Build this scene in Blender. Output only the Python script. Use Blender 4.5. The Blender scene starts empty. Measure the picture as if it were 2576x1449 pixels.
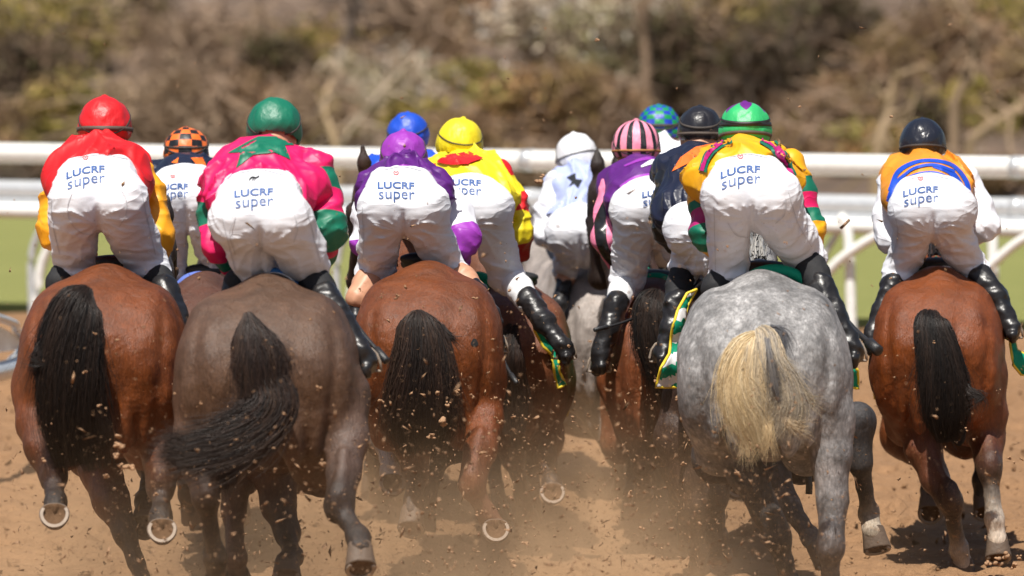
import bpy, math, random
import numpy as np
from mathutils import Vector, Matrix
from mathutils.bvhtree import BVHTree
import bmesh

random.seed(7)
RNG = np.random.default_rng(11)
scene = bpy.context.scene

# ------------------------------------------------------------------ camera, sky, sun, exposure
F_PX = 15875.0            # focal length in units of a 2575 px wide picture
CX, CY = 1287.5, 724.5
PITCH = math.atan(434.0 / F_PX)
CAM = Vector((0.0, 0.0, 2.2))
FWD = Vector((0, math.cos(PITCH), -math.sin(PITCH)))
UPV = Vector((0, math.sin(PITCH), math.cos(PITCH)))
cam_data = bpy.data.cameras.new('camera')
cam = bpy.data.objects.new('camera', cam_data)
scene.collection.objects.link(cam)
cam.location = CAM
cam.rotation_euler = (math.radians(90) - PITCH, 0, 0)
cam_data.sensor_width = 36.0
cam_data.lens = F_PX / 2575.0 * 36.0
cam_data.clip_start = 0.5
cam_data.clip_end = 5000
cam_data.dof.use_dof = True
cam_data.dof.focus_distance = 26.8
cam_data.dof.aperture_fstop = 3.2
scene.camera = cam

SUN_EL, SUN_AZ = math.radians(61), math.radians(195)   # azimuth measured clockwise from +Y (the sun stands behind the camera, to its left)
world = bpy.data.worlds.new('World')
scene.world = world
world.use_nodes = True
wn = world.node_tree
sky = wn.nodes.new('ShaderNodeTexSky')
sky.sky_type = 'NISHITA'
sky.sun_disc = False
sky.sun_elevation = SUN_EL
sky.sun_rotation = SUN_AZ
sky.dust_density = 1.5
wn.links.new(sky.outputs[0], wn.nodes['Background'].inputs[0])
wn.nodes['Background'].inputs[1].default_value = 0.06
sun_data = bpy.data.lights.new('sun', 'SUN')
sun_data.energy = 5.0
sun_data.angle = math.radians(0.5)
sun_data.color = (1.0, 0.95, 0.87)
sun = bpy.data.objects.new('sun', sun_data)
scene.collection.objects.link(sun)
sdir = Vector((math.sin(SUN_AZ) * math.cos(SUN_EL), math.cos(SUN_AZ) * math.cos(SUN_EL), math.sin(SUN_EL)))
sun.rotation_euler = sdir.to_track_quat('Z', 'Y').to_euler()
scene.view_settings.view_transform = 'Standard'
scene.view_settings.look = 'None'
scene.view_settings.exposure = 0.38
scene.view_settings.gamma = 1.0

# ------------------------------------------------------------------ helpers
def P(px, py, d):
    """world point at depth d seen at picture position (px, py)"""
    px, py, d = float(px), float(py), float(d)
    return CAM + d * (FWD + Vector(((px - CX) / F_PX, 0, 0)) + UPV * ((CY - py) / F_PX))

def px_of(v):
    r = Vector(v) - CAM
    d = r.dot(FWD)
    return CX + r.x / d * F_PX, CY - r.dot(UPV) / d * F_PX

def tag(o, label=None, cat=None, group=None, kind=None):
    if label: o['label'] = label
    if cat: o['category'] = cat
    if group: o['group'] = group
    if kind: o['kind'] = kind
    return o

def empty(name, loc, label, cat, group=None):
    o = bpy.data.objects.new(name, None)
    o.empty_display_size = 0.2
    scene.collection.objects.link(o)
    o.location = loc
    return tag(o, label, cat, group)

def base_of(parent):
    v = Vector((0, 0, 0))
    while parent is not None:
        v += parent.location
        parent = parent.parent
    return v

def mk(name, V, Fq, mat, parent=None, smooth=True, cols=None, tval=None, mats=None, midx=None):
    """one mesh object from world-space vertices, linked under parent"""
    V = np.asarray(V, dtype=np.float32).reshape(-1, 3)
    b = base_of(parent) if parent is not None else Vector((0, 0, 0))
    me = bpy.data.meshes.new(name)
    W = V - np.array(b, dtype=np.float32)
    if isinstance(Fq, np.ndarray) and Fq.ndim == 2:
        n, k = Fq.shape
        me.vertices.add(len(W)); me.vertices.foreach_set('co', W.ravel())
        me.loops.add(n * k); me.loops.foreach_set('vertex_index', Fq.astype(np.int32).ravel())
        me.polygons.add(n)
        me.polygons.foreach_set('loop_start', np.arange(0, n * k, k, dtype=np.int32))
        me.polygons.foreach_set('loop_total', np.full(n, k, dtype=np.int32))
    else:
        me.from_pydata([tuple(map(float, w)) for w in W], [], [tuple(int(i) for i in f) for f in Fq])
    me.update(calc_edges=True)
    me.validate()
    if smooth:
        me.polygons.foreach_set('use_smooth', np.ones(len(me.polygons), dtype=bool))
    if cols is not None and len(me.vertices) == len(cols):
        a = me.color_attributes.new('Col', 'FLOAT_COLOR', 'POINT')
        c4 = np.ones((len(cols), 4), dtype=np.float32); c4[:, :3] = cols
        a.data.foreach_set('color', c4.ravel())
    if tval is not None and len(me.vertices) == len(tval):
        a = me.attributes.new('tval', 'FLOAT', 'POINT')
        a.data.foreach_set('value', np.asarray(tval, dtype=np.float32))
    if mats:
        for m in mats: me.materials.append(m)
        if midx is not None: me.polygons.foreach_set('material_index', np.asarray(midx, dtype=np.int32))
    elif mat: me.materials.append(mat)
    o = bpy.data.objects.new(name, me)
    scene.collection.objects.link(o)
    if parent is not None: o.parent = parent
    return o

# ------------------------------------------------------------------ implicit bodies: blended capsules and ellipsoids
class Body:
    def __init__(self):
        self.pr = []
        self.waves = []
    def cap(self, a, b, ra, rb, k=0.03, col=(0.5, 0.5, 0.5), t=(0, 1), flat=None):
        self.pr.append(('c', np.array(a, float), np.array(b, float), ra, rb, k, np.array(col, float), t)); return self
    def chain(self, pts, k=0.03, col=(0.5, 0.5, 0.5), cols=None):
        """pts: (point, radius)"""
        n = len(pts) - 1
        for i in range(n):
            c = cols[i] if cols else col
            self.cap(pts[i][0], pts[i + 1][0], pts[i][1], pts[i + 1][1], k, c, (i / n, (i + 1) / n))
        return self
    def ell(self, c, r, k=0.05, col=(0.5, 0.5, 0.5), rot=None, t=0.0):
        R = np.array(rot.to_3x3()) if rot is not None else None
        self.pr.append(('e', np.array(c, float), np.array(r, float), R, 0, k, np.array(col, float), (t, t))); return self
    def _d(self, p, X, Y, Z):
        if p[0] == 'c':
            a, b = p[1], p[2]
            ab = b - a; L = max(float(ab @ ab), 1e-9)
            dx, dy, dz = X - a[0], Y - a[1], Z - a[2]
            t = np.clip((dx * ab[0] + dy * ab[1] + dz * ab[2]) / L, 0, 1)
            d = np.sqrt((dx - t * ab[0])**2 + (dy - t * ab[1])**2 + (dz - t * ab[2])**2) - (p[3] + (p[4] - p[3]) * t)
            return d, p[7][0] + (p[7][1] - p[7][0]) * t
        c, r, R = p[1], p[2], p[3]
        dx, dy, dz = X - c[0], Y - c[1], Z - c[2]
        if R is not None:
            dx, dy, dz = (R[0, 0] * dx + R[1, 0] * dy + R[2, 0] * dz, R[0, 1] * dx + R[1, 1] * dy + R[2, 1] * dz, R[0, 2] * dx + R[1, 2] * dy + R[2, 2] * dz)
        k0 = np.sqrt((dx / r[0])**2 + (dy / r[1])**2 + (dz / r[2])**2) + 1e-6
        k1 = np.sqrt((dx / r[0]**2)**2 + (dy / r[1]**2)**2 + (dz / r[2]**2)**2) + 1e-6
        return k0 * (k0 - 1) / k1, np.full_like(k0, p[7][0])
    def _bb(self, p):
        if p[0] == 'c':
            r = max(p[3], p[4]); return np.minimum(p[1], p[2]) - r, np.maximum(p[1], p[2]) + r
        r = p[2] if p[3] is None else np.full(3, p[2].max())
        return p[1] - r, p[1] + r
    def mesh(self, h=0.012, disp=None, cb=0.03, relax=2):
        lo = np.min([self._bb(p)[0] for p in self.pr], axis=0) - 4 * h
        hi = np.max([self._bb(p)[1] for p in self.pr], axis=0) + 4 * h
        n = np.ceil((hi - lo) / h).astype(int) + 1
        xs = [(lo[i] + h * np.arange(n[i])).astype(np.float32) for i in range(3)]
        BIG = 0.12
        Fd = np.full(n, BIG, dtype=np.float32)
        for p in self.pr:
            k = p[5]; m = k + 3 * h
            a, b = self._bb(p)
            i0 = np.maximum(((a - m - lo) / h).astype(int), 0); i1 = np.minimum(((b + m - lo) / h).astype(int) + 2, n)
            X, Y, Z = np.meshgrid(xs[0][i0[0]:i1[0]], xs[1][i0[1]:i1[1]], xs[2][i0[2]:i1[2]], indexing='ij', sparse=True)
            X, Y, Z = np.broadcast_arrays(X, Y, Z)
            d, _ = self._d(p, X, Y, Z)
            sl = (slice(i0[0], i1[0]), slice(i0[1], i1[1]), slice(i0[2], i1[2]))
            A = Fd[sl]
            hh = np.clip(0.5 + 0.5 * (A - d) / k, 0, 1)
            Fd[sl] = (A * (1 - hh) + d * hh - k * hh * (1 - hh))
        if disp is not None:
            X, Y, Z = np.meshgrid(*xs, indexing='ij', sparse=True)
            Fd = Fd + np.where(np.abs(Fd) < 0.06, disp(X, Y, Z), 0).astype(np.float32)
        V, Q = surface_nets(Fd, lo, h)
        for _ in range(relax): V = smooth_mesh(V, Q, 0.5)
        num = np.zeros((len(V), 3)); den = np.zeros(len(V)); tn = np.zeros(len(V)); best = np.full(len(V), 9.0)
        for p in self.pr:
            d, t = self._d(p, V[:, 0], V[:, 1], V[:, 2])
            w = np.exp(-np.clip(d, -0.02, 1) / cb)
            num += w[:, None] * p[6]; den += w
            b = d < best; best = np.where(b, d, best); tn = np.where(b, t, tn)
        return V, Q, num / den[:, None], tn

def surface_nets(Fd, lo, h):
    s = Fd < 0
    nx, ny, nz = Fd.shape
    c = [s[i:nx - 1 + i, j:ny - 1 + j, k:nz - 1 + k] for i in (0, 1) for j in (0, 1) for k in (0, 1)]
    cnt = sum(x.astype(np.int8) for x in c)
    act = (cnt > 0) & (cnt < 8)
    I, J, K = np.nonzero(act)
    idx = np.full(act.shape, -1, dtype=np.int64); idx[I, J, K] = np.arange(len(I))
    corners = [(i, j, k) for i in (0, 1) for j in (0, 1) for k in (0, 1)]
    vals = [Fd[I + a, J + b, K + d] for a, b, d in corners]
    acc = np.zeros((len(I), 3)); num = np.zeros(len(I))
    for u in range(8):
        for v in range(u + 1, 8):
            cu, cv = np.array(corners[u]), np.array(corners[v])
            if np.abs(cu - cv).sum() != 1: continue
            fu, fv = vals[u], vals[v]
            m = (fu < 0) != (fv < 0)
            t = np.where(m, fu / np.where(m, fu - fv, 1), 0)
            pt = cu[None] + t[:, None] * (cv - cu)[None]
            acc += np.where(m[:, None], pt, 0); num += m
    V = (acc / num[:, None] + np.stack([I, J, K], 1)) * h + np.array(lo)
    Q = []
    m = s[:-1, 1:-1, 1:-1] != s[1:, 1:-1, 1:-1]
    a, b, d = np.nonzero(m); b = b + 1; d = d + 1
    q = np.stack([idx[a, b - 1, d - 1], idx[a, b, d - 1], idx[a, b, d], idx[a, b - 1, d]], 1)
    f = s[a, b, d]; q[~f] = q[~f][:, ::-1]; Q.append(q)
    m = s[1:-1, :-1, 1:-1] != s[1:-1, 1:, 1:-1]
    a, b, d = np.nonzero(m); a = a + 1; d = d + 1
    q = np.stack([idx[a - 1, b, d - 1], idx[a - 1, b, d], idx[a, b, d], idx[a, b, d - 1]], 1)
    f = s[a, b, d]; q[~f] = q[~f][:, ::-1]; Q.append(q)
    m = s[1:-1, 1:-1, :-1] != s[1:-1, 1:-1, 1:]
    a, b, d = np.nonzero(m); a = a + 1; b = b + 1
    q = np.stack([idx[a - 1, b - 1, d], idx[a, b - 1, d], idx[a, b, d], idx[a - 1, b, d]], 1)
    f = s[a, b, d]; q[~f] = q[~f][:, ::-1]; Q.append(q)
    Q = np.concatenate(Q)
    return V, Q[(Q >= 0).all(1)]

def smooth_mesh(V, Q, f):
    acc = np.zeros_like(V); n = np.zeros(len(V))
    for i in range(4):
        a, b = Q[:, i], Q[:, (i + 1) % 4]
        for x in range(3):
            acc[:, x] += np.bincount(a, V[b, x], len(V)) + np.bincount(b, V[a, x], len(V))
        n += np.bincount(a, minlength=len(V)) + np.bincount(b, minlength=len(V))
    return V * (1 - f) + f * acc / np.maximum(n, 1)[:, None]

def folds(amp, wl, seed, n=5, stretch=(1, 1, 1), warp=1.0):
    r = np.random.default_rng(seed)
    ks = r.normal(size=(n, 3)) * np.array(stretch); ks /= np.linalg.norm(ks, axis=1)[:, None]
    ks *= (2 * math.pi / wl) * r.uniform(0.6, 1.6, n)[:, None]
    ph = r.uniform(0, 6.3, n); w = r.normal(size=(2, 3)) * 12
    def f(X, Y, Z):
        wx = warp * np.sin(w[0, 0] * X + w[0, 1] * Y + w[0, 2] * Z) + warp * np.sin(w[1, 0] * X + w[1, 1] * Y + w[1, 2] * Z + 1)
        out = 0
        for i in range(n):
            out = out + np.sin(ks[i, 0] * X + ks[i, 1] * Y + ks[i, 2] * Z + ph[i] + wx)
        return (amp / math.sqrt(n)) * out
    return f

def creases(amp, wl, seed, n=4, stretch=(1, 1, 1), warp=1.5, sharp=2.0):
    r = np.random.default_rng(seed)
    ks = r.normal(size=(n, 3)) * np.array(stretch); ks /= np.linalg.norm(ks, axis=1)[:, None]
    ks *= (math.pi / wl) * r.uniform(0.6, 1.5, n)[:, None]
    ph = r.uniform(0, 6.3, n); w = r.normal(size=(3, 3)) * 9
    def f(X, Y, Z):
        wx = warp * np.sin(w[0, 0] * X + w[0, 1] * Y + w[0, 2] * Z) + warp * np.sin(w[1, 0] * X + w[1, 1] * Y + w[1, 2] * Z + 1)
        gate = 0.5 + 0.5 * np.sin(w[2, 0] * X * 1.5 + w[2, 1] * Y + w[2, 2] * Z * 1.5)
        out = 0
        for i in range(n):
            out = out - (1 - np.abs(np.sin(ks[i, 0] * X + ks[i, 1] * Y + ks[i, 2] * Z + ph[i] + wx)))**sharp
        return amp * (0.35 + gate) * out / n * 1.6
    return f

def tubes(paths, radii, sides=5, closed_ends=True):
    """list of point lists -> one tube mesh"""
    V, Fc = [], []
    for pts, rr in zip(paths, radii):
        pts = [Vector(p) for p in pts]
        n0 = len(V)
        up = Vector((0, 0, 1))
        for i, p in enumerate(pts):
            t = (pts[min(i + 1, len(pts) - 1)] - pts[max(i - 1, 0)]).normalized()
            a = t.cross(up)
            if a.length < 0.1: a = t.cross(Vector((1, 0, 0)))
            a.normalize(); b = t.cross(a)
            r = rr[i] if hasattr(rr, '__len__') else rr
            for j in range(sides):
                g = 2 * math.pi * j / sides
                V.append(p + (a * math.cos(g) + b * math.sin(g)) * r)
        for i in range(len(pts) - 1):
            for j in range(sides):
                Fc.append((n0 + i * sides + j, n0 + i * sides + (j + 1) % sides, n0 + (i + 1) * sides + (j + 1) % sides, n0 + (i + 1) * sides + j))
        if closed_ends:
            Fc.append(tuple(n0 + j for j in range(sides))[::-1])
            Fc.append(tuple(n0 + (len(pts) - 1) * sides + j for j in range(sides)))
    return V, Fc

def spline(pts, n):
    """Catmull-Rom through rows of pts (numpy), n samples"""
    p = np.asarray(pts, float)
    p = np.vstack([2 * p[0] - p[1], p, 2 * p[-1] - p[-2]])
    out = []
    m = len(p) - 3
    for i in range(n):
        u = i / (n - 1) * m
        s = min(int(u), m - 1); t = u - s
        a, b, c, d = p[s], p[s + 1], p[s + 2], p[s + 3]
        out.append(0.5 * ((2 * b) + (c - a) * t + (2 * a - 5 * b + 4 * c - d) * t * t + (3 * b - a - 3 * c + d) * t**3))
    return np.array(out)

# ------------------------------------------------------------------ materials
def new_mat(name):
    m = bpy.data.materials.new(name); m.use_nodes = True
    nt = m.node_tree
    return m, nt, nt.nodes['Principled BSDF']

def node(nt, typ, **kw):
    n = nt.nodes.new(typ)
    for k, v in kw.items():
        if k.startswith('i_'):
            key = k[2:]
            n.inputs[int(key) if key.isdigit() else key].default_value = v
        else: setattr(n, k, v)
    return n

def noise(nt, scale, detail=4, rough=0.6, mapscale=None, dist=0.0, coord='Object'):
    tc = node(nt, 'ShaderNodeTexCoord')
    n = node(nt, 'ShaderNodeTexNoise'); n.inputs['Scale'].default_value = scale
    n.inputs['Detail'].default_value = detail; n.inputs['Roughness'].default_value = rough; n.inputs['Distortion'].default_value = dist
    if mapscale:
        mp = node(nt, 'ShaderNodeMapping'); mp.inputs['Scale'].default_value = mapscale
        nt.links.new(tc.outputs[coord], mp.inputs[0]); nt.links.new(mp.outputs[0], n.inputs['Vector'])
    else: nt.links.new(tc.outputs[coord], n.inputs['Vector'])
    return n.outputs['Fac']

def ramp(nt, src, stops, interp='LINEAR'):
    r = node(nt, 'ShaderNodeValToRGB'); cr = r.color_ramp; cr.interpolation = interp
    while len(cr.elements) > 1: cr.elements.remove(cr.elements[-1])
    for i, (p, c) in enumerate(stops):
        c = (c, c, c) if not hasattr(c, '__len__') else c
        e = cr.elements[0] if i == 0 else cr.elements.new(p)
        e.position = p; e.color = (*c, 1)
    nt.links.new(src, r.inputs[0])
    return r.outputs[0]

def mix(nt, fac, a, b, blend='MIX'):
    m = node(nt, 'ShaderNodeMix'); m.data_type = 'RGBA'; m.blend_type = blend
    for sock, v in ((m.inputs[0], fac), (m.inputs[6], a), (m.inputs[7], b)):
        if isinstance(v, (int, float)): sock.default_value = v
        elif hasattr(v, '__len__'): sock.default_value = (*v, 1)
        else: nt.links.new(v, sock)
    return m.outputs[2]

def bump(nt, bs, h, strength, dist=0.01, prev=None):
    b = node(nt, 'ShaderNodeBump'); b.inputs['Strength'].default_value = strength; b.inputs['Distance'].default_value = dist
    nt.links.new(h, b.inputs['Height'])
    if prev is not None: nt.links.new(prev, b.inputs['Normal'])
    nt.links.new(b.outputs[0], bs.inputs['Normal'])
    return b.outputs[0]

DIRT = (0.34, 0.19, 0.09)
def coat_mat(name, dapple=False, gloss=0.42):
    m, nt, bs = new_mat(name)
    at = node(nt, 'ShaderNodeAttribute', attribute_name='Col')
    n1 = noise(nt, 5, 6, 0.65, None, 0.5)
    c = mix(nt, 1.0, at.outputs['Color'], ramp(nt, n1, [(0.3, 0.62), (0.7, 1.35)]), 'MULTIPLY')
    c = mix(nt, 0.8, c, ramp(nt, noise(nt, 130, 4, 0.7, (1, 1, 0.22)), [(0.3, 0.6), (0.7, 1.4)]), 'MULTIPLY')
    if dapple:
        v = node(nt, 'ShaderNodeTexVoronoi'); v.inputs['Scale'].default_value = 36; v.inputs['Randomness'].default_value = 1
        tc = node(nt, 'ShaderNodeTexCoord'); nz = node(nt, 'ShaderNodeTexNoise'); nz.inputs['Scale'].default_value = 22; nz.inputs['Detail'].default_value = 5
        mm = node(nt, 'ShaderNodeMix'); mm.data_type = 'VECTOR'; mm.inputs[0].default_value = 0.06
        nt.links.new(tc.outputs['Object'], mm.inputs[4]); nt.links.new(nz.outputs['Color'], mm.inputs[5]); nt.links.new(tc.outputs['Object'], nz.inputs['Vector'])
        nt.links.new(mm.outputs[1], v.inputs['Vector'])
        dp = ramp(nt, v.outputs['Distance'], [(0.15, 1.3), (0.5, 0.85), (0.8, 0.62)])
        c = mix(nt, 0.75, c, dp, 'MULTIPLY')
        st = ramp(nt, noise(nt, 60, 5, 0.7, (1, 1, 0.25)), [(0.35, 0.72), (0.6, 1.15)])
        c = mix(nt, 0.8, c, st, 'MULTIPLY')
        big = ramp(nt, noise(nt, 5, 4, 0.6), [(0.35, 0.6), (0.62, 1.25)])
        c = mix(nt, 0.7, c, big, 'MULTIPLY')
    # caked dirt specks, thicker low down
    tc = node(nt, 'ShaderNodeTexCoord')
    sp = ramp(nt, noise(nt, 95, 3, 0.75), [(0.64, 0.0), (0.69, 1.0)])
    sz_ = node(nt, 'ShaderNodeSeparateXYZ'); nt.links.new(tc.outputs['Object'], sz_.inputs[0])
    lowm = ramp(nt, sz_.outputs[2], [(0.25, 1.0), (1.0, 0.25)])
    sp = mix(nt, 1.0, sp, lowm, 'MULTIPLY')
    c = mix(nt, sp, c, DIRT)
    mud = mix(nt, 1.0, ramp(nt, noise(nt, 30, 5, 0.75), [(0.55, 0.0), (0.72, 0.8)]), ramp(nt, sz_.outputs[2], [(0.3, 1.0), (0.75, 0.0)]), 'MULTIPLY')
    c = mix(nt, mud, c, DIRT)
    nt.links.new(c, bs.inputs['Base Color'])
    bs.inputs['Roughness'].default_value = gloss
    nt.links.new(ramp(nt, noise(nt, 12, 4, 0.6), [(0.3, gloss - 0.08), (0.7, gloss + 0.18)]), bs.inputs['Roughness'])
    bs.inputs['Specular IOR Level'].default_value = 0.5
    b1 = bump(nt, bs, noise(nt, 7, 3, 0.5, (1, 1, 0.6), 0.6), 0.6, 0.03)
    b2 = bump(nt, bs, noise(nt, 38, 4, 0.65, (1, 1, 0.45), 1.2), 0.45, 0.008, b1)
    bump(nt, bs, noise(nt, 230, 3, 0.7, (1, 1, 0.22)), 0.9, 0.004, b2)
    return m

def cloth_mat(name, col=None, rough=0.6, fold=0.5, fscale=14, weave=True, attr=None, stops=None, sheen=0.0, dirt=0.0, stretch=(1, 1, 1), spec=0.5, aniso=0.0, ridge=0.5):
    m, nt, bs = new_mat(name)
    if attr == 'tval':
        at = node(nt, 'ShaderNodeAttribute', attribute_name='tval')
        c = ramp(nt, at.outputs['Fac'], stops, 'CONSTANT')
    elif attr == 'Col':
        c = node(nt, 'ShaderNodeAttribute', attribute_name='Col').outputs['Color']
    else:
        c = mix(nt, 0.0, col, col)
    if dirt:
        dn = ramp(nt, noise(nt, 6, 5, 0.7), [(0.45, 0.0), (0.75, dirt)])
        c = mix(nt, dn, c, (0.55, 0.36, 0.24))
        sp = ramp(nt, noise(nt, 120, 2, 0.7), [(0.70, 0.0), (0.73, 0.8)])
        c = mix(nt, sp, c, DIRT)
    nt.links.new(c, bs.inputs['Base Color'])
    bs.inputs['Roughness'].default_value = rough
    bs.inputs['Specular IOR Level'].default_value = spec
    bs.inputs['Sheen Weight'].default_value = sheen
    if aniso: bs.inputs['Anisotropic'].default_value = aniso
    b = bump(nt, bs, noise(nt, fscale, 3, 0.5, stretch, 0.8), fold, 0.02)
    rd = ramp(nt, noise(nt, fscale * 0.33, 1, 0.4, tuple(q * w_ for q, w_ in zip(stretch, (1.0, 0.8, 1.3))), 1.0), [(0.36, 0.0), (0.49, 0.6), (0.5, 1.0), (0.52, 0.5), (0.64, 0.0)])
    bump(nt, bs, rd, ridge, 0.02, b)
    return m

def plain(name, col, rough=0.5, metal=0.0, spec=0.5, bmp=0.0, bs_=40):
    m, nt, bs = new_mat(name)
    c = mix(nt, 0.35, col, ramp(nt, noise(nt, 25, 4), [(0.3, tuple(x * 0.6 for x in col)), (0.7, tuple(min(1, x * 1.2) for x in col))]))
    nt.links.new(c, bs.inputs['Base Color'])
    bs.inputs['Roughness'].default_value = rough; bs.inputs['Metallic'].default_value = metal; bs.inputs['Specular IOR Level'].default_value = spec
    if bmp: bump(nt, bs, noise(nt, bs_, 4), bmp, 0.01)
    return m

def hair_mat(name):
    m, nt, bs = new_mat(name)
    at = node(nt, 'ShaderNodeAttribute', attribute_name='Col')
    nt.links.new(at.outputs['Color'], bs.inputs['Base Color'])
    bs.inputs['Roughness'].default_value = 0.5; bs.inputs['Specular IOR Level'].default_value = 0.35
    return m

M = {}
M['coat'] = coat_mat('coat_bay')
M['dapple'] = coat_mat('coat_dapple', True, 0.6)
M['hair'] = hair_mat('horse_hair')
M['breech'] = cloth_mat('white_breeches', (0.76, 0.775, 0.83), 0.62, 0.08, 14, ridge=0.20, dirt=0.17, stretch=(0.8, 1, 2.2), sheen=0.1, spec=0.3)
M['patch'] = plain('breech_seam', (0.62, 0.62, 0.65), 0.6)
M['leather'] = plain('boot_leather', (0.014, 0.013, 0.014), 0.36, 0, 0.5, 0.35, 22)
M['stock'] = plain('black_stocking', (0.02, 0.02, 0.022), 0.75, 0, 0.3, 0.2, 60)
M['sock'] = plain('white_sock', (0.78, 0.78, 0.80), 0.7, 0, 0.3, 0.2, 40)
M['skin'] = plain('skin', (0.55, 0.28, 0.17), 0.5)
M['black'] = plain('black_rubber', (0.02, 0.02, 0.02), 0.5)
M['strap'] = plain('elastic_strap', (0.05, 0.04, 0.035), 0.7)
M['band'] = plain('goggle_band', (0.10, 0.075, 0.06), 0.7)
M['orange_strap'] = plain('tan_strap', (0.45, 0.2, 0.06), 0.7)
M['hoof'] = plain('hoof_horn', (0.12, 0.085, 0.062), 0.6, 0, 0.3, 0.4, 60)
M['sole'] = plain('sole_dirt', (0.11, 0.062, 0.034), 0.95, 0, 0.1, 0.8, 60)
M['shoe'] = plain('aluminium_shoe', (0.30, 0.24, 0.19), 0.62, 0.1, 0.3, 0.4, 60)
M['navy'] = plain('print_navy', (0.05, 0.11, 0.30), 0.6)
M['red_print'] = plain('print_red', (0.75, 0.20, 0.20), 0.6)
M['whip'] = plain('whip_leather', (0.02, 0.02, 0.022), 0.45, 0, 0.5, 0.3, 80)
M['rail'] = plain('rail_paint', (0.80, 0.80, 0.77), 0.35, 0, 0.5)
M['railg'] = plain('rail_metal', (0.62, 0.64, 0.66), 0.3, 0.35, 0.5)
M['clod'] = plain('clod_earth', (0.40, 0.24, 0.14), 0.95, 0, 0.1, 0.8, 90)
M['green'] = plain('cloth_green', (0.0, 0.27, 0.15), 0.7, 0, 0.3)
M['yellow'] = plain('cloth_yellow', (0.75, 0.55, 0.03), 0.6)
M['whitecloth'] = plain('cloth_white', (0.75, 0.75, 0.75), 0.7)
M['bluecloth'] = plain('cloth_blue', (0.02, 0.16, 0.45), 0.6)
M['navycloth'] = plain('cloth_navy', (0.02, 0.025, 0.05), 0.7)

# ------------------------------------------------------------------ ground
NX, NY = 0.491, 0.871
def ground_z(x, y):
    u = NX * x + NY * y
    r = 41.6
    z = np.where(u < r, 0.0284 * (u - 20.0), 0.0284 * (r - 20.0) + 0.0035 * (u - r))
    far = np.maximum(u - 92.0, 0.0)
    return z + 0.10 * far + 0.0 * far
def gz(x, y): return float(ground_z(np.float64(x), np.float64(y)))

def grid_mesh(name, xs, ys, zoff, mat, rough=None):
    X, Y = np.meshgrid(xs, ys, indexing='ij')
    Z = ground_z(X, Y) + zoff
    if rough is not None: Z = Z + rough(X, Y)
    V = np.stack([X, Y, Z], -1).reshape(-1, 3)
    ny = len(ys)
    i, j = np.meshgrid(np.arange(len(xs) - 1), np.arange(ny - 1), indexing='ij')
    a = (i * ny + j).ravel()
    Q = np.stack([a, a + ny, a + ny + 1, a + 1], 1)
    return V, Q

def dirt_mat():
    m, nt, bs = new_mat('track_dirt')
    n1 = noise(nt, 0.9, 6, 0.65); n2 = noise(nt, 14, 6, 0.7); n3 = noise(nt, 60, 3, 0.7)
    c = mix(nt, 0.5, ramp(nt, n1, [(0.3, (0.25, 0.140, 0.070)), (0.7, (0.34, 0.195, 0.100))]), ramp(nt, n2, [(0.3, (0.20, 0.112, 0.058)), (0.7, (0.37, 0.215, 0.115))]))
    c = mix(nt, ramp(nt, n3, [(0.60, 0.0), (0.70, 0.6)]), c, (0.2, 0.11, 0.06))
    nt.links.new(c, bs.inputs['Base Color']); bs.inputs['Roughness'].default_value = 0.95; bs.inputs['Specular IOR Level'].default_value = 0.15
    b = bump(nt, bs, noise(nt, 5, 6, 0.7), 0.7, 0.08); b = bump(nt, bs, n2, 0.6, 0.04, b)
    bump(nt, bs, n3, 0.5, 0.01, b)
    return m
def grass_mat():
    m, nt, bs = new_mat('turf')
    c = mix(nt, 0.5, ramp(nt, noise(nt, 0.5, 5, 0.6), [(0.3, (0.215, 0.225, 0.07)), (0.7, (0.27, 0.27, 0.09))]), ramp(nt, noise(nt, 25, 4, 0.7), [(0.3, (0.18, 0.195, 0.055)), (0.7, (0.30, 0.295, 0.11))]))
    nt.links.new(c, bs.inputs['Base Color']); bs.inputs['Roughness'].default_value = 0.9; bs.inputs['Specular IOR Level'].default_value = 0.1
    bump(nt, bs, noise(nt, 40, 4, 0.7), 0.8, 0.03)
    return m
def bank_mat():
    m, nt, bs = new_mat('sandy_bank')
    c = ramp(nt, noise(nt, 0.7, 7, 0.7), [(0.35, (0.08, 0.055, 0.038)), (0.58, (0.17, 0.115, 0.08)), (0.78, (0.42, 0.35, 0.28))])
    nt.links.new(c, bs.inputs['Base Color']); bs.inputs['Roughness'].default_value = 0.95
    bump(nt, bs, noise(nt, 6, 5, 0.7), 0.8, 0.1)
    return m

# dirt track: fine where the hooves are, out to well past the frame; the turf and the bank are sheets on top of it
def churn(X, Y):
    r = np.random.default_rng(5)
    out = 0
    for i in range(14):
        k = r.normal(size=2); k /= np.linalg.norm(k); wl = r.uniform(0.12, 0.7)
        out = out + np.sin((k[0] * X + k[1] * Y) * 6.28 / wl + r.uniform(0, 6.3) + 1.5 * np.sin(X * r.uniform(2, 5) + Y * r.uniform(2, 5)))
    out = 0.003 * out
    xs, ys = X[:, 0], Y[0]
    for _ in range(900):           # hoof prints: a dent with a raised lip
        cx, cy, rr, dp = r.uniform(-4, 4), r.uniform(22, 42), r.uniform(0.06, 0.10), r.uniform(0.015, 0.045)
        i0, i1 = np.searchsorted(xs, (cx - 0.3, cx + 0.3)); j0, j1 = np.searchsorted(ys, (cy - 0.45, cy + 0.45))
        D = np.sqrt((X[i0:i1, j0:j1] - cx)**2 + ((Y[i0:i1, j0:j1] - cy) / 1.5)**2) / rr
        out[i0:i1, j0:j1] += dp * (-np.exp(-(D / 0.9)**4) + 0.6 * np.exp(-((D - 1.45) / 0.4)**2))
    return out
V, Q = grid_mesh('dirt_track', np.linspace(-4.6, 4.6, 300), np.concatenate([np.linspace(18, 42, 640), np.linspace(42.2, 56, 90)]), 0, None, churn)
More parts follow.
